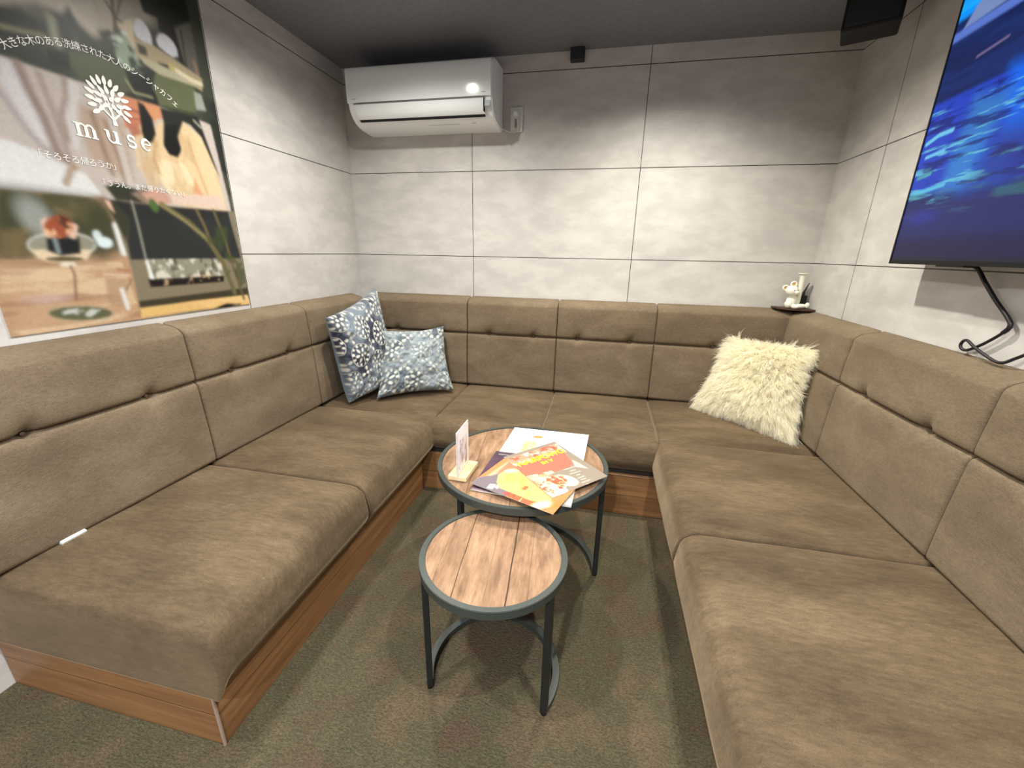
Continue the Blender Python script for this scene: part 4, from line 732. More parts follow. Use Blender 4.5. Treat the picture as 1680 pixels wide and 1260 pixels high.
# slab serif word and tree mark
bm = bmesh.new()
LIFT = [0.0]
def ribbon(pts, wd):
    LIFT[0] += 0.00002; PXL_ = PXL+LIFT[0]
    pts = [Vector((0, *p)) for p in pts]; L = []
    for i, p in enumerate(pts):
        tt = (pts[min(i+1, len(pts)-1)]-pts[max(i-1, 0)]).normalized(); nn = Vector((0, -tt.z, tt.y))
        ww = (wd[i] if isinstance(wd, list) else wd)/2
        L.append((bm.verts.new(Vector((PXL_, 0, 0))+p+nn*ww), bm.verts.new(Vector((PXL_, 0, 0))+p-nn*ww)))
    for i in range(len(L)-1): bm.faces.new((L[i][0], L[i][1], L[i+1][1], L[i+1][0]))
def word_at(y0, z0, h):
    global bm
    def nxt():
        global bm
        bmesh.ops.recalc_face_normals(bm, faces=bm.faces); frombm('letter', bm, M_LETTER, poster); bm = bmesh.new()
    s = h
    def P_(pts, ox): return [(y0+ox+a*s, z0+b*s) for a, b in pts]
    def arc_(cx_, cz_, rx, rz, a0, a1, n=10): return [(cx_+rx*math.cos(math.radians(a0+(a1-a0)*k/n)), cz_+rz*math.sin(math.radians(a0+(a1-a0)*k/n))) for k in range(n+1)]
    k = .26*s
    # m
    o = 0
    for xx in (.15, .70, 1.25):
        ribbon(P_([(xx, 0), (xx, .98 if xx < .2 else .7)], o), k); ribbon(P_([(xx-.24, .05), (xx+.24, .05)], o), .11*s)
    ribbon(P_([(-.12, .94), (.2, .94)], o), .11*s)
    for c0 in (.42, .97): ribbon(P_(arc_(c0, .62, .27, .32, 170, 10), o), [.1*s]+[.16*s]*9+[.2*s])
    nxt()
    # u
    o = 2.15*s
    ribbon(P_([(.15, .95), (.15, .4)], o), k); ribbon(P_(arc_(.45, .38, .30, .33, 180, 340), o), [.24*s]+[.15*s]*10); ribbon(P_([(.80, .95), (.80, .0)], o), k)
    ribbon(P_([(-.1, .93), (.2, .93)], o), .11*s); ribbon(P_([(.55, .93), (.85, .93)], o), .11*s); ribbon(P_([(.75, .05), (1.08, .05)], o), .11*s)
    nxt()
    # s
    o = 3.75*s
    ribbon(P_(arc_(.40, .72, .27, .22, 20, 250)+arc_(.40, .26, .30, .24, 75, -150), o), .19*s)
    ribbon(P_([(.66, .98), (.66, .66)], o), .08*s); ribbon(P_([(.10, .02), (.10, .34)], o), .08*s)
    nxt()
    # e
    o = 5.0*s
    ribbon(P_(arc_(.42, .48, .36, .44, 0, 315, 16), o), [.12*s]*4+[.24*s]*8+[.12*s]*5); ribbon(P_([(.1, .50), (.78, .50)], o), .1*s)
word_at(-1.408, 1.474, 0.036)
bmesh.ops.recalc_face_normals(bm, faces=bm.faces)
frombm('letter', bm, M_LETTER, poster)
bm = bmesh.new()
def leaf(cy0, cz0, ang, L=.017, Wd=.0075):
    n = 14; vs = []; LIFT[0] += 0.00002
    for k in range(n):
        a = k*2*PI/n; px_, py_ = L/2*math.cos(a), Wd/2*math.sin(a)*(1-.25*math.cos(a))
        vs.append(bm.verts.new((PXL+LIFT[0], cy0+px_*math.cos(ang)-py_*math.sin(ang), cz0+px_*math.sin(ang)+py_*math.cos(ang))))
    bm.faces.new(vs)
TY, TZ = -1.300, 1.532
ribbon([(TY+.004, TZ-.006), (TY+.003, TZ+.01), (TY+.002, TZ+.03), (TY-.004, TZ+.07)], [.014, .010, .006, .003])
ribbon([(TY+.002, TZ+.01), (TY-.022, TZ+.035), (TY-.036, TZ+.065)], [.006, .005, .002]); ribbon([(TY+.002, TZ+.01), (TY+.024, TZ+.030), (TY+.036, TZ+.058)], [.006, .005, .002])
ribbon([(TY, TZ+.03), (TY-.016, TZ+.07), (TY-.018, TZ+.095)], [.004, .003, .001]); ribbon([(TY, TZ+.03), (TY+.014, TZ+.065), (TY+.018, TZ+.09)], [.004, .003, .001])
for ring, (r0, cnt, ph) in enumerate([(.056, 15, 0), (.034, 9, .2), (.016, 4, 0)]):
    for k in range(cnt):
        a = math.radians(-35+250*k/(cnt-1)); leaf(TY+r0*math.cos(a)*.92, TZ+.055+r0*math.sin(a)*1.05, a+(.15 if ring == 1 else -.1), .025 if ring < 2 else .020, .0115)
frombm('tree_emblem', bm, M_LETTER, poster)

# ================================================================ television
tv = thing('television', 'large wall-mounted television showing blue water, on the right wall above the bench', 'television', (1.74, -1.45, 1.5))
TX, TY0, TY1, TZ0, TZ1 = 1.715, -2.215, -0.766, 1.160, 1.985
bm = bmesh.new(); box(bm, (TX+.001, TY0, TZ0), (TX+.034, TY1, TZ1), .003, 2); frombm('housing', bm, M_BLACK, tv)
bm = bmesh.new(); box(bm, (TX+.034, -1.75, 1.35), (XR-.001, -1.2, 1.75), .003, 1); frombm('wall_bracket', bm, M_BLACK, tv)
bm = bmesh.new()
for lo, hi in [((TX-.002, TY0, TZ0), (TX+.004, TY0+.006, TZ1)), ((TX-.002, TY1-.006, TZ0), (TX+.004, TY1, TZ1)), ((TX-.002, TY0, TZ1-.006), (TX+.004, TY1, TZ1)), ((TX-.002, TY0, TZ0), (TX+.004, TY1, TZ0+.012))]: box(bm, lo, hi)
frombm('bezel', bm, M_BLACK, tv)
bm = bmesh.new(); box(bm, (TX-.001, -1.08, TZ0-.004), (TX+.03, -0.98, TZ0+.001)); frombm('lower_lip', bm, M_BLACK, tv)
NA, NB = 420, 300
A, B = np.meshgrid(np.linspace(TY1-.006, TY0+.006, NA), np.linspace(TZ0+.012, TZ1-.006, NB), indexing='ij')
dn_ = [(-.6, 1.0), (-2.4, 1.0), (-2.4, 1.36), (-.6, 1.36)]
ops = [('p', (10, 150, 255), [(-.7, 1.83), (-2.3, 1.86), (-2.3, 2.1), (-.7, 2.1)], .02),
 ('n', (40, 190, 255), (12, 20), .4, .7, .5, 3, [(-.7, 1.85), (-2.3, 1.87), (-2.3, 2.1), (-.7, 2.1)]),
 ('p', (120, 140, 190), [(-.80, 1.800), (-.83, 1.845), (-.93, 1.885), (-1.00, 1.880), (-1.02, 1.845), (-.95, 1.81)], .012),
 ('l', (70, 160, 255), [(-.9, 1.85), (-.97, 1.86)], .010, .008), ('p', (90, 120, 205), [(-.7, 1.775), (-2.3, 1.81), (-2.3, 1.835), (-.7, 1.80)], .012),
 ('p', (24, 44, 104), [(-.7, 1.62), (-2.3, 1.66), (-2.3, 1.80), (-.7, 1.775)], .02), ('n', (14, 26, 70), (6, 40), .45, .65, .6, 6, [(-.7, 1.62), (-2.3, 1.66), (-2.3, 1.80), (-.7, 1.775)]), ('l', (150, 130, 170), [(-.89, 1.705), (-.98, 1.715)], .006, .008, .6),
 ('p', (34, 66, 190), [(-.7, 1.36), (-2.3, 1.36), (-2.3, 1.66), (-.7, 1.62)], .02),
 ('n', (30, 96, 215), (5, 9), .44, .66, .8, 8, [(-.7, 1.33), (-2.3, 1.33), (-2.3, 1.66), (-.7, 1.62)]), ('p', (20, 110, 245), [(-1.02, 1.64), (-1.3, 1.65), (-1.2, 1.45), (-1.06, 1.47)], .06, .8), ('p', (60, 140, 200), [(-.93, 1.60), (-1.05, 1.58), (-.98, 1.36), (-.9, 1.36)], .06, .6),
 ('n', (110, 205, 225), (10, 95), .60, .72, .75, 10, [(-.7, 1.30), (-2.3, 1.30), (-2.3, 1.60), (-.7, 1.60)]), ('n', (18, 30, 110), (12, 90), .55, .68, .8, 13, [(-.7, 1.28), (-2.3, 1.28), (-2.3, 1.62), (-.7, 1.62)]),
 ('l', (110, 200, 235), [(-.785, 1.515), (-.83, 1.530), (-.88, 1.532)], .012, .008), ('l', (110, 200, 235), [(-.80, 1.475), (-.87, 1.482)], .009, .008), ('l', (90, 190, 225), [(-.80, 1.372), (-.91, 1.385)], .012, .010), ('l', (80, 160, 170), [(-.79, 1.418), (-.84, 1.425)], .010, .010),
 ('p', (40, 44, 96), [(-1.05, 1.5), (-2.3, 1.55), (-2.3, 1.30), (-.98, 1.33)], .08, .5),
 ('p', (40, 44, 104), [(-.7, 1.0), (-2.3, 1.0), (-2.3, 1.36), (-.7, 1.345)], .05, .92), ('n', (60, 120, 120), (6, 26), .5, .66, .5, 15, [(-.7, 1.31), (-2.3, 1.31), (-2.3, 1.37), (-.7, 1.37)]), ('e', (44, 54, 150), (-.86, 1.30, .06, .018, 0), .03, .7),
 ('p', (36, 34, 66), [(-.7, 1.0), (-2.3, 1.0), (-2.3, 1.25), (-.7, 1.24)], .06, .9), ('p', (36, 36, 48), [(-.7, 1.0), (-2.3, 1.0), (-2.3, 1.185), (-.7, 1.182)], .02, .95)]
colt = paint(A, B, rgb(24, 40, 96), ops)
M_TV = vcol('tv_picture', 0.25, emit=1.0/(2**EXPOSURE)*1.0)
sheet('screen', M_TV, tv, lambda a, b: np.stack([0*A+TX, A, B], -1), NA, NB, (.0008, 0, 0), colt)
pts = [(1.765, -1.005, 1.17), (1.785, -1.025, 1.155), (1.795, -1.051, 1.12), (1.798, -1.10, 1.075), (1.800, -1.150, 1.035), (1.800, -1.165, 1.015), (1.800, -1.150, 0.993), (1.800, -1.11, 0.958), (1.800, -1.07, 0.932), (1.798, -1.052, 0.930), (1.797, -1.043, 0.940), (1.796, -1.050, 0.954), (1.794, -1.066, 0.957), (1.790, -1.10, 0.945), (1.790, -1.16, 0.926), (1.792, -1.192, 0.924), (1.797, -1.22, 0.945), (1.800, -1.28, 0.985), (1.803, -1.36, 0.99), (1.803, -1.45, 0.94)]
rad = [.0055]*6+[.004]*14
sp = smooth_path(pts, 8); rr = [rad[min(int(i/8), 19)] for i in range(len(sp))]
bm = bmesh.new(); tube(bm, sp, rr, 10); cab = frombm('power_cable', bm, M_CABLE, None, True)
tag(cab, 'black cable hanging from the television and looping on top of the bench back', 'cable')

# ================================================================ air conditioner
ac = thing('air_conditioner', 'white wall air conditioner in the upper left corner of the back wall', 'air conditioner', (-0.2, 0, 1.95))
AX0, AX1 = -0.594, 0.174
prof = [(-.002, 2.078), (-.040, 2.078), (-.150, 2.070), (-.205, 2.058), (-.228, 2.046), (-.236, 2.032), (-.2385, 2.00), (-.2385, 1.92), (-.2375, 1.893)]
lower = [(-.2365, 1.889), (-.232, 1.868), (-.222, 1.847), (-.205, 1.828), (-.180, 1.811), (-.150, 1.800), (-.110, 1.794), (-.06, 1.790), (-.002, 1.789)]
def extr(bm, pf, x0, x1, close=True):
    a = [bm.verts.new((x0, y, z)) for y, z in pf]; b = [bm.verts.new((x1, y, z)) for y, z in pf]
    n = len(pf)
    for i in range(n if close else n-1): bm.faces.new((a[i], a[(i+1) % n], b[(i+1) % n], b[i]))
    if close: bm.faces.new(a[::-1]); bm.faces.new(b)
    bmesh.ops.recalc_face_normals(bm, faces=bm.faces)
inn = [(y+.004 if -.24 < y < -.2 else y, z) for y, z in prof+lower]
bm = bmesh.new(); extr(bm, inn, AX0, AX1)
es = [e for e in bm.edges if abs(e.verts[0].co.x-e.verts[1].co.x) < 1e-6]
bmesh.ops.bevel(bm, geom=es, offset=.006, segments=3, affect='EDGES')
frombm('casing', bm, M_WHITE, ac, auto=35)
# front panel: thin shell over the upper front
fp = [(-.238, 2.040), (-.2425, 2.032), (-.2440, 2.00), (-.2440, 1.92), (-.2430, 1.889), (-.236, 1.889), (-.236, 2.040)]
bm = bmesh.new(); extr(bm, fp, AX0+.002, AX1-.002)
es = [e for e in bm.edges if abs(e.verts[0].co.x-e.verts[1].co.x) < 1e-6]; bmesh.ops.bevel(bm, geom=es, offset=.0012, segments=2, affect='EDGES'); frombm('front_panel', bm, M_WHITE, ac, auto=35)
# louvre flap and dark slots
fl = [(-.2405, 1.881), (-.236, 1.860), (-.227, 1.841), (-.213, 1.826), (-.205, 1.821), (-.203, 1.826), (-.222, 1.848), (-.232, 1.870), (-.236, 1.882)]
bm = bmesh.new(); extr(bm, fl, AX0+.040, AX1-.040); frombm('louvre', bm, M_WHITE, ac, auto=35)
bm = bmesh.new(); extr(bm, [(-.238, 1.887), (-.2415, 1.887), (-.2410, 1.8815), (-.236, 1.8815)], AX0+.036, AX1-.036); frombm('upper_slot', bm, flat('grey_gap', rgb(110, 112, 114), .6), ac)
bm = bmesh.new(); extr(bm, [(-.209, 1.8245), (-.2035, 1.8195), (-.193, 1.8125), (-.185, 1.820), (-.2, 1.832)], AX0+.044, AX1-.044); frombm('air_outlet', bm, M_DARK, ac)
bm = bmesh.new(); box(bm, (AX1-.0415, -.2435+.003, 1.826), (AX1-.0400, -.212, 1.884)); frombm('flap_edge', bm, M_DARK, ac)
bm = bmesh.new(); box(bm, (AX1-.036, -.2352, 1.845), (AX1-.010, -.2290, 1.872)); bmesh.ops.rotate(bm, verts=bm.verts, cent=(0, -.232, 1.86), matrix=Matrix.Rotation(-.3, 3, 'X')); frombm('status_label', bm, flat('label_grey', rgb(188, 192, 196), .4), ac)
for xa in (AX0+.03, AX1-.05):
    bm = bmesh.new(); box(bm, (xa, -.2448, 1.9035), (xa+.022, -.2430, 1.9050)); frombm('panel_mark', bm, flat('mark_grey', rgb(120, 122, 124), .4), ac)
bm = bmesh.new(); box(bm, (-.19, -.145, 1.7985), (-.02, -.142, 1.801)); box(bm, (.045, -.150, 1.799), (.07, -.146, 1.802)); frombm('underside_print', bm, flat('print_grey', rgb(120, 112, 108), .5), ac)
# outlet with plug
so = thing('power_outlet', 'white wall socket with plug and cord beside the air conditioner', 'power socket', (.25, 0, 1.84))
bm = bmesh.new(); box(bm, (.216, -.010, 1.786), (.284, -.0005, 1.904), .004, 3); frombm('cover_plate', bm, M_WHITE2, so, auto=40)
bm = bmesh.new(); lathe(bm, [(0, 0), (.0125, 0), (.0125, .020), (.009, .026), (0, .026)], 0, 0, 20); bmesh.ops.rotate(bm, verts=bm.verts, matrix=Matrix.Rotation(PI/2, 3, 'X')); bmesh.ops.translate(bm, verts=bm.verts, vec=(.247, -.010, 1.868)); bmesh.ops.remove_doubles(bm, verts=bm.verts, dist=1e-5); bmesh.ops.recalc_face_normals(bm, faces=bm.faces); frombm('plug', bm, M_WHITE, so, auto=40)
bm = bmesh.new(); box(bm, (.240, -.014, 1.806), (.252, -.010, 1.848), .002, 1); box(bm, (.250, -.0125, 1.818), (.254, -.010, 1.824)); frombm('switch_lever', bm, flat('socket_grey', rgb(150, 150, 150), .5), so)
bm = bmesh.new(); tube(bm, smooth_path([(.247, -.030, 1.862), (.262, -.030, 1.835), (.262, -.020, 1.80), (.245, -.012, 1.786), (.215, -.012, 1.787), (.19, -.014, 1.797), (.168, -.016, 1.806)], 6), .0035, 8); frombm('cord', bm, M_WHITE2, so, True)

# ================================================================ small ceiling sensor, speaker
bm = bmesh.new(); box(bm, (.521, -.045, 2.082), (.590, -.001, 2.134), .003, 2)
o = frombm('ceiling_bracket', bm, flat('navy_black_plastic', rgb(34, 33, 42), .5)); tag(o, 'small black box at the top of the back wall, touching the ceiling', 'wall box')
sk = thing('loudspeaker', 'black loudspeaker hanging under the ceiling in the upper right corner', 'speaker', (1.62, -.38, 2.03))
Rz = Matrix.Rotation(math.radians(-24), 3, 'Z'); cs_ = Vector((1.655, -.400, 2.02))
bm = bmesh.new(); box(bm, (1.555, -.485, 1.955), (1.725, -.345, 2.125), .008, 3, Rz, (1.635, -.42, 2.02)); frombm('cabinet', bm, M_BLACK, sk, auto=40)
bm = bmesh.new(); box(bm, (1.566, -.492, 1.966), (1.714, -.484, 2.113), .003, 2, Rz, (1.635, -.42, 2.02)); g = frombm('grille', bm, flat('speaker_cloth', rgb(14, 14, 15), .7, 0, .3, 200, .3), sk, auto=40)
bm = bmesh.new(); box(bm, (1.59, -.45, 2.120), (1.68, -.38, 2.1345), .002, 1); frombm('ceiling_mount', bm, M_BLACK, sk)
bm = bmesh.new(); bmesh.ops.create_uvsphere(bm, u_segments=16, v_segments=8, radius=.5); bmesh.ops.scale(bm, verts=bm.verts, vec=(.034, .004, .010)); bmesh.ops.translate(bm, verts=bm.verts, vec=(1.628, -.4925, 2.035)); bmesh.ops.rotate(bm, verts=bm.verts, cent=(1.635, -.42, 2.02), matrix=Rz); frombm('highlight_oval', bm, M_GLINT, sk, True)  # pale metal oval stands in for the light glint on the speaker

# ================================================================ corner shelf, bear figurine, pot
sh = thing('corner_shelf', 'small dark corner shelf on top of the bench backs in the right corner', 'shelf', (1.76, -.06, .92))
bm = bmesh.new(); n = 14; vs = [bm.verts.new((XR-.001, -.001, .918))]+[bm.verts.new((XR-.001-.160*math.cos(a)**.8, -.001-.125*math.sin(a)**.8, .918)) for a in [k*PI/2/n for k in range(n+1)]]
f = bm.faces.new(vs); r = bmesh.ops.extrude_face_region(bm, geom=[f]); bmesh.ops.translate(bm, verts=[v for v in r['geom'] if isinstance(v, bmesh.types.BMVert)], vec=(0, 0, .008)); bmesh.ops.recalc_face_normals(bm, faces=bm.faces); frombm('shelf_board', bm, M_SHELF, sh)
bm = bmesh.new(); box(bm, (XR-.075, -.028, .84), (XR-.002, -.002, .918), .002, 1); frombm('gap_shade_block', bm, M_DARK, sh)  # black block put in as the shade of the gap between the bench backs
ZS = .9262
be = thing('bear_figurine', 'white ceramic bear figurine with gold ears holding up a tall cup, on the corner shelf', 'figurine', (1.72, -.075, ZS))
def blob(bm, c, r, rot=None, seg=20):
    q = bmesh.ops.create_uvsphere(bm, u_segments=seg, v_segments=seg*2//3, radius=1.0); vs = q['verts']
    bmesh.ops.scale(bm, verts=vs, vec=r)
    if rot is not None: bmesh.ops.rotate(bm, verts=vs, matrix=Euler(rot).to_matrix())
    bmesh.ops.translate(bm, verts=vs, vec=c)
Y0 = -.075
bm = bmesh.new()
blob(bm, (1.716, Y0, ZS+.036), (.024, .020, .034), (0, .15, 0)); blob(bm, (1.700, Y0-.012, ZS+.020), (.017, .020, .020))
blob(bm, (1.722, Y0-.030, ZS+.012), (.012, .028, .012), (0, 0, .3)); blob(bm, (1.757, Y0-.012, ZS+.012), (.034, .013, .012), (0, -.06, .1)); blob(bm, (1.786, Y0-.016, ZS+.017), (.010, .011, .015))
blob(bm, (1.735, Y0-.002, ZS+.045), (.018, .009, .009), (0, -.6, 0))
bmesh.ops.remove_doubles(bm, verts=bm.verts, dist=1e-5)
body = frombm('body', bm, M_CERAMIC, be, True)
bm = bmesh.new(); blob(bm, (1.707, Y0-.008, ZS+.086), (.031, .027, .027), (0, .2, 0)); blob(bm, (1.722, Y0-.026, ZS+.080), (.013, .012, .010)); head = frombm('head', bm, M_CERAMIC, be, True)
bm = bmesh.new(); tube(bm, [(1.7165+.012*math.cos(a)-.006, Y0-.004, ZS+.119+.012*math.sin(a)) for a in [k*2*PI/20 for k in range(20)]], .0045, 8, closed=True); frombm('ear', bm, M_CERAMIC, be, True)
bm = bmesh.new(); tube(bm, [(1.676+.0115*math.cos(a), Y0-.006, ZS+.100+.0115*math.sin(a)) for a in [k*2*PI/20 for k in range(20)]], .0045, 8, closed=True); frombm('ear', bm, M_CERAMIC, be, True)
for cx_, cz_ in ((1.7105, .119), (1.676, .100)):
    bm = bmesh.new(); blob(bm, (cx_, Y0-.003, ZS+cz_), (.010, .003, .010), None, 14); o = frombm('inner_ear', bm, M_GOLD, be, True); o['label'] = 'gold inner ear'
for ex_, ez_ in ((1.708, .090), (1.7235, .091)):
    bm = bmesh.new(); blob(bm, (ex_, Y0-.0345 if ex_ < 1.72 else Y0-.0325, ZS+ez_), (.0022, .0015, .0022), None, 10); frombm('eye', bm, M_BLACK, head, True)
bm = bmesh.new(); lathe(bm, [(0, ZS+.004), (.010, ZS+.004), (.0115, ZS+.06), (.0125, ZS+.155), (.0165, ZS+.168), (.0225, ZS+.1705), (.0225, ZS+.1735), (.008, ZS+.1735), (0, ZS+.172)], 1.7475, Y0+.006, 28)
bmesh.ops.remove_doubles(bm, verts=bm.verts, dist=1e-6); bmesh.ops.recalc_face_normals(bm, faces=bm.faces); frombm('tall_cup', bm, M_CERAMIC, be, auto=40)
po = thing('small_pot', 'small black pot with a dark feather, behind the bear figurine on the corner shelf', 'pot', (1.780, -.035, ZS))
bm = bmesh.new(); lathe(bm, [(0, ZS), (.014, ZS), (.021, ZS+.03), (.023, ZS+.062), (.020, ZS+.063), (.017, ZS+.055), (0, ZS+.05)], 1.778, -.036, 28); bmesh.ops.remove_doubles(bm, verts=bm.verts, dist=1e-6); bmesh.ops.recalc_face_normals(bm, faces=bm.faces); frombm('bowl', bm, M_DARK, po, auto=50)
bm = bmesh.new()
c0 = [Vector((1.776, -.036, ZS+.05)), Vector((1.782, -.034, ZS+.075)), Vector((1.790, -.032, ZS+.10)), Vector((1.800, -.030, ZS+.125))]
tube(bm, smooth_path(c0, 4), [.006*(1-i/13)+.0012 for i in range(13)], 8); blob(bm, (1.778, -.036, ZS+.068), (.010, .004, .014), (0, .5, 0)); frombm('feather', bm, M_FEATHER, po, True)

# paper slip stuck in the seat crease of the left bench
bm = bmesh.new(); box(bm, (-.645, -1.800, .352), (-.630, -1.742, .3975), .001, 1); bmesh.ops.rotate(bm, verts=bm.verts, cent=(-.637, -1.77, .38), matrix=Matrix.Rotation(.35, 3, 'Y'))
o = frombm('paper_slip', bm, M_PAPER); tag(o, 'small white paper slip stuck in the crease of the left bench seat', 'paper')

# ================================================================ cushions
def pillow(name, label, P00, P10, P11, P01, T, mat, colfn=None, seed=0, n=150, pinch=.07, droop=0.0, group=None, wr=1.0):
    """P00 bottom-left, P10 bottom-right, P11 top-right, P01 top-left as seen from the front"""
    P = [np.array(p, float) for p in (P00, P10, P11, P01)]
    u = np.linspace(-1, 1, n); U, Vv = np.meshgrid(u, u, indexing='ij')
    us = U*(1-pinch*(1-Vv**2)); vs = Vv*(1-pinch*(1-U**2))
    a, b = (us+1)/2, (vs+1)/2
    base = (P[0][None, None]*((1-a)*(1-b))[..., None]+P[1][None, None]*(a*(1-b))[..., None]+P[2][None, None]*(a*b)[..., None]+P[3][None, None]*((1-a)*b)[..., None])
    nrm = np.cross(P[1]-P[0], P[3]-P[0]); nrm /= np.linalg.norm(nrm)      # towards the viewer
    prof = (np.clip(1-U**2, 0, 1)*np.clip(1-Vv**2, 0, 1))**.36
    w1 = vnoise(U*3+10+seed, Vv*3+20, seed, 3)-.5
    ang = np.arctan2(Vv, U); rr_ = np.hypot(U, Vv)
    edge = np.clip(rr_-.35, 0, 1)
    g1 = vnoise(U*2.2+Vv*2.2+40+seed, (U-Vv)*7+30, seed+4, 2)-.5; g2 = vnoise(U*1.5-Vv*3+60+seed, (U+Vv)*6+30, seed+9, 2)-.5; g3 = vnoise(ang*5+30, rr_*2+20, seed+12, 2)-.5
    wrk = (.5-np.abs(g1)*5)*.5+(.5-np.abs(g2)*5)*.4+g3*1.2
    front = T*.5*prof*(1+.35*w1)+wr*.0055*wrk*edge*np.clip(prof*3, 0, 1)+wr*.012*w1*prof
    back = T*.5*prof*(1+.2*w1)
    Vf = base+nrm*front[..., None]; Vb = base-nrm*back[..., None]
    if droop: Vf[..., 2] -= droop*prof*0
    idx = np.arange(n*n).reshape(n, n); bidx = idx+n*n
    bd = np.zeros((n, n), bool); bd[0] = bd[-1] = True; bd[:, 0] = bd[:, -1] = True
    bidx[bd] = idx[bd]
    F = np.stack([idx[:-1, :-1], idx[1:, :-1], idx[1:, 1:], idx[:-1, 1:]], -1).reshape(-1, 4).tolist()
    F += np.stack([bidx[:-1, :-1], bidx[:-1, 1:], bidx[1:, 1:], bidx[1:, :-1]], -1).reshape(-1, 4).tolist()
    V = np.vstack([Vf.reshape(-1, 3), Vb.reshape(-1, 3)])
    col = None
    if colfn is not None:
        c = colfn(U, Vv, True).reshape(-1, 3); c2 = colfn(U, Vv, False).reshape(-1, 3); col = np.vstack([c, c2])
    me = bpy.data.meshes.new(name); me.from_pydata(V.tolist(), [], F)
    if col is not None:
        at = me.color_attributes.new('Col', 'FLOAT_COLOR', 'POINT'); cc = np.ones((len(V), 4), np.float32); cc[:, :3] = col; at.data.foreach_set('color', cc.ravel())
    bm = bmesh.new(); bm.from_mesh(me); bmesh.ops.delete(bm, geom=[v for v in bm.verts if not v.link_faces], context='VERTS'); bm.to_mesh(me); bm.free()
    o = link(name, me, mat, None, True)
    return o, (Vf, nrm, base)
def floral(dark, light, cream, sc=3.0, seedf=0, fade=0.5, rot=.2, band=False):
    D, L_, Cr = [np.array(rgb(*c)) for c in (dark, light, cream)]
    def fn(U, V, front):
        if not front:
            c = np.empty(U.shape+(3,)); c[:] = np.array(rgb(120, 142, 166)); return c
        ca, sa = math.cos(rot), math.sin(rot); X = (U*ca-V*sa)*sc*.5+seedf; Y = (U*sa+V*ca)*sc*.5+seedf*.7
        nn = vnoise(U*2.2+7+seedf, V*2.2+3, 5+int(seedf*10), 4)
        f = np.clip((nn-.36)/.3, 0, 1)[..., None]; c = D*(1-f)+L_*f
        m = np.zeros(U.shape)
        cx_ = np.floor(X)+.5; cy__ = np.floor(Y)+.5; dx, dy = X-cx_, Y-cy__
        r = np.hypot(dx, dy); a = np.arctan2(dy, dx)
        # wreath of teardrops
        k = 12; aa = (a/(2*PI)*k) % 1-.5; m = np.maximum(m, np.clip(1.5-np.hypot((r-.34)/.045, aa*2*PI*r/k/.040), 0, 1))
        m = np.maximum(m, np.clip(1.4-np.abs(r-.40)/.014, 0, 1)*.55)
        k = 6; aa = (a/(2*PI)*k) % 1-.5; m = np.maximum(m, np.clip(1.5-np.hypot((r-.19)/.075, aa*2*PI*r/k/.042), 0, 1)); m = np.maximum(m, np.clip(1.5-r/.045, 0, 1)*.9)
        # four petal motif on the corners of the lattice
        dx2, dy2 = X-np.round(X), Y-np.round(Y); r2_ = np.hypot(dx2, dy2); a2 = np.arctan2(dy2, dx2)
        m = np.maximum(m, np.clip(1.6-r2_/.05, 0, 1)); aa = (a2/(2*PI)*4) % 1-.5
        m = np.maximum(m, np.clip(1.5-np.hypot((r2_-.17)/.07, aa*2*PI*r2_/4/(.022+.10*np.clip(r2_-.1, 0, .1)*4)), 0, 1))
        m *= 1-fade*np.clip((nn-.45)/.2, 0, 1)
        m *= .75+.5*vnoise(U*14+3, V*14+8, 9, 2)
        m = np.clip(m, 0, 1)[..., None]
        out = (c*(1-m)+Cr*m)*.9
        if band:
            k_ = np.clip((-.80-U)/.03, 0, 1)[..., None]; out = out*(1-k_)+np.array(rgb(112, 134, 158))*k_
        return out
    return fn
M_PILL = vcol('printed_cotton', 0.7, sheen=.2, bumpn=.2, spec=.2)
PG = 'scatter cushions in the left corner of the back bench'
pA, _ = pillow('scatter_cushion', '', (-.505, -.625, .392), (-.385, -.330, .415), (-.555, -.180, .955), (-.575, -.640, .845), .23, M_PILL, floral((48, 50, 68), (122, 132, 144), (236, 234, 218), 3.1, 1.3, .35, .5, False), 3, 200, .085, wr=2.2)
tag(pA, 'taller dark blue floral cushion leaning into the corner, behind the paler cushion', 'cushion', PG)
pB, _ = pillow('scatter_cushion', '', (-.390, -.545, .398), (-.040, -.285, .392), (-.145, -.150, .745), (-.440, -.365, .740), .19, M_PILL, floral((92, 102, 112), (150, 160, 166), (232, 232, 220), 2.3, .4, .7, .15), 8, 200, .11, wr=2.0)
tag(pB, 'shorter pale grey-blue floral cushion with white wreath print, in front of the dark one', 'cushion', PG)
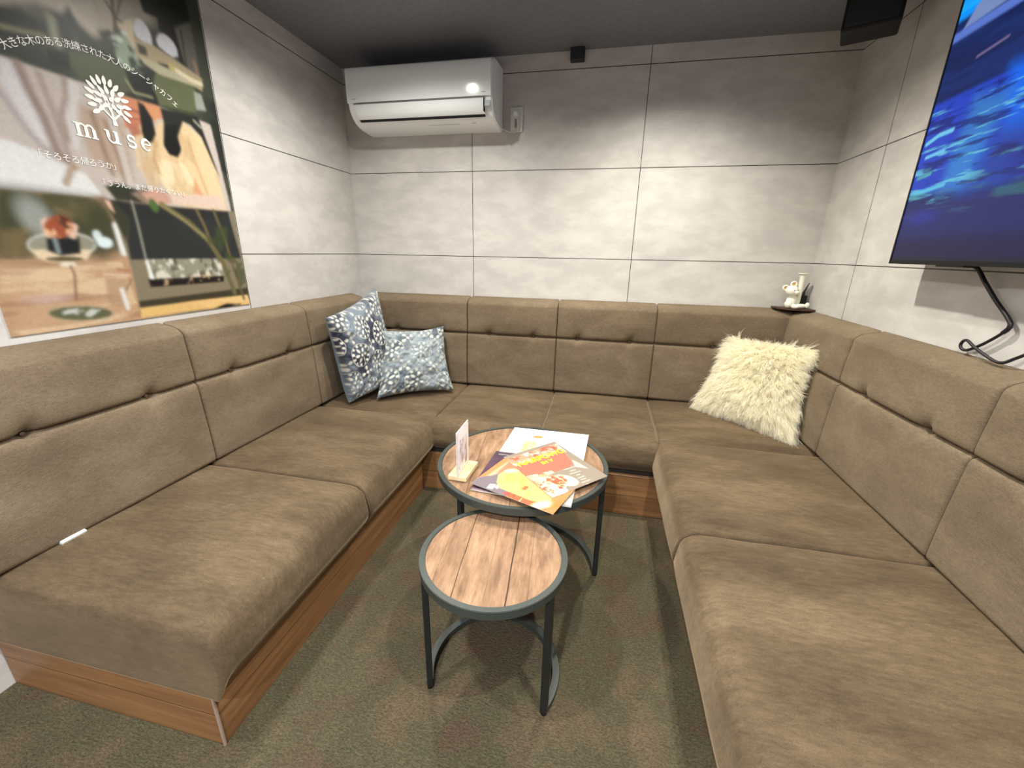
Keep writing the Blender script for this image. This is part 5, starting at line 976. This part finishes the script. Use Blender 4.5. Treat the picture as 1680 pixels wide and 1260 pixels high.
# shaggy cushion
M_FURB = flat('cream_backing', rgb(250, 242, 220), .9, 0, .05, 30)
pC, (Vf, nrm, bs) = pillow('scatter_cushion', '', (1.335, -.215, .425), (1.640, -.525, .425), (1.672, -.430, .775), (1.470, -.150, .745), .09, M_FURB, None, 5, 60, .04, wr=.3)
tag(pC, 'shaggy cream fur cushion in the right corner of the back bench', 'cushion')
def fur(N=38000):
    n = Vf.shape[0]; Vs = []; Fs = []; cols = []
    gu = Vf[-1, n//2]-Vf[0, n//2]; gu /= np.linalg.norm(gu); gv = Vf[n//2, -1]-Vf[n//2, 0]; gv /= np.linalg.norm(gv)
    K = 3200; cl = RNG.random((K, 2))*2-1
    for i in range(K//4):
        s_ = i % 4; cl[i] = [(1, cl[i, 1]), (-1, cl[i, 1]), (cl[i, 0], 1), (cl[i, 0], -1)][s_]
    cp = []
    at_ = lambda a, b: Vf[int(np.clip(round((a+1)/2*(n-1)), 0, n-1)), int(np.clip(round((b+1)/2*(n-1)), 0, n-1))]
    for uu, vv in cl:
        rad_ = max(abs(uu), abs(vv)); cor = abs(uu*vv)
        d = nrm*(.75-.6*rad_**3)+gu*(uu*.8+RNG.normal(0, .25))+gv*(vv*.55-.45+RNG.normal(0, .25)); d /= np.linalg.norm(d)
        cp.append((at_(uu, vv), d, (.034+.022*RNG.random())*(1+.55*cor**2), RNG.normal(0, .22, 3), .86+.16*RNG.random()))
    k = 0
    for i in range(N):
        c = i % K; uu, vv = cl[c]; a, b = np.clip(uu+RNG.normal(0, .022), -1, 1), np.clip(vv+RNG.normal(0, .022), -1, 1)
        root = at_(a, b)+RNG.normal(0, .0012, 3); P0, d0, L, curl, br = cp[c]
        d = d0+RNG.normal(0, .10, 3); L = L*(.75+.4*RNG.random()); side = np.cross(d, nrm+.4*RNG.normal(0, 1, 3)); side /= np.linalg.norm(side)+1e-9
        w0 = .0007+.0005*RNG.random(); cc = np.array(rgb(255, 250, 236))*(.9+.12*br)*np.array([1, .985+.02*RNG.random(), .92+.1*RNG.random()])
        for s_ in range(5):
            t_ = s_/4; q = root+(P0-root)*.7*t_**1.3+d*L*t_+np.array([0, 0, -1.])*L*.25*t_*t_+curl*L*math.sin(t_*PI)*.6
            wv = w0*(1-t_**2*.85); Vs.append(q-side*wv); Vs.append(q+side*wv); cols += [cc, cc]
        for s_ in range(4): Fs.append([k+2*s_, k+2*s_+1, k+2*s_+3, k+2*s_+2])
        k += 10
    return np.array(Vs), Fs, np.clip(np.array(cols), 0, 1)
Vh, Fh, Ch = fur()
t = NT('cream_fur'); a = t.node('ShaderNodeAttribute', attribute_name='Col')
t.set(Roughness=.75, Specular_IOR_Level=.2, Sheen_Weight=.3); t.link(a.outputs[0], t.b.inputs['Base Color'])
tl = t.node('ShaderNodeBsdfTranslucent'); t.link(a.outputs[0], tl.inputs[0]); mx = t.node('ShaderNodeMixShader'); mx.inputs[0].default_value = .55
t.link(t.b.outputs[0], mx.inputs[1]); t.link(tl.outputs[0], mx.inputs[2]); t.link(mx.outputs[0], t.n['Material Output'].inputs[0])
fo = fromnp('fur', Vh, Fh, t.m, pC, False, Ch)

# ================================================================ fixtures of the downlights and of the added fill lamp
M_LENS = NT('lamp_lens'); nn_ = M_LENS.noise(M_LENS.obj(), 5); M_LENS.set(Base_Color=(.9, .9, .88), Emission_Color=rgb(255, 238, 210), Emission_Strength=14.0); M_LENS = M_LENS.m
for i, (x, y, p, col, cone) in enumerate(DOWNLIGHTS_AND_FILL):
    d = thing('ceiling_light', ['round downlight in the ceiling above the left bench', 'round downlight in the ceiling near the back wall', 'round downlight in the ceiling behind the viewer on the left', 'round downlight in the ceiling behind the viewer on the right', 'added fill light in the ceiling farthest from the back wall'][i], 'ceiling light', (x, y, CEIL), 'ceiling downlights')
    bm = bmesh.new(); ringbar(bm, x, y, .026, .042, CEIL-.010, CEIL-.0005, 36); frombm('trim_ring', bm, M_BLACK, d, auto=40)
    bm = bmesh.new(); lathe(bm, [(0, CEIL-.004), (.026, CEIL-.004), (.026, CEIL-.0008), (0, CEIL-.0008)], x, y, 36); bmesh.ops.remove_doubles(bm, verts=bm.verts, dist=1e-6); bmesh.ops.recalc_face_normals(bm, faces=bm.faces); frombm('lens', bm, M_LENS, d)
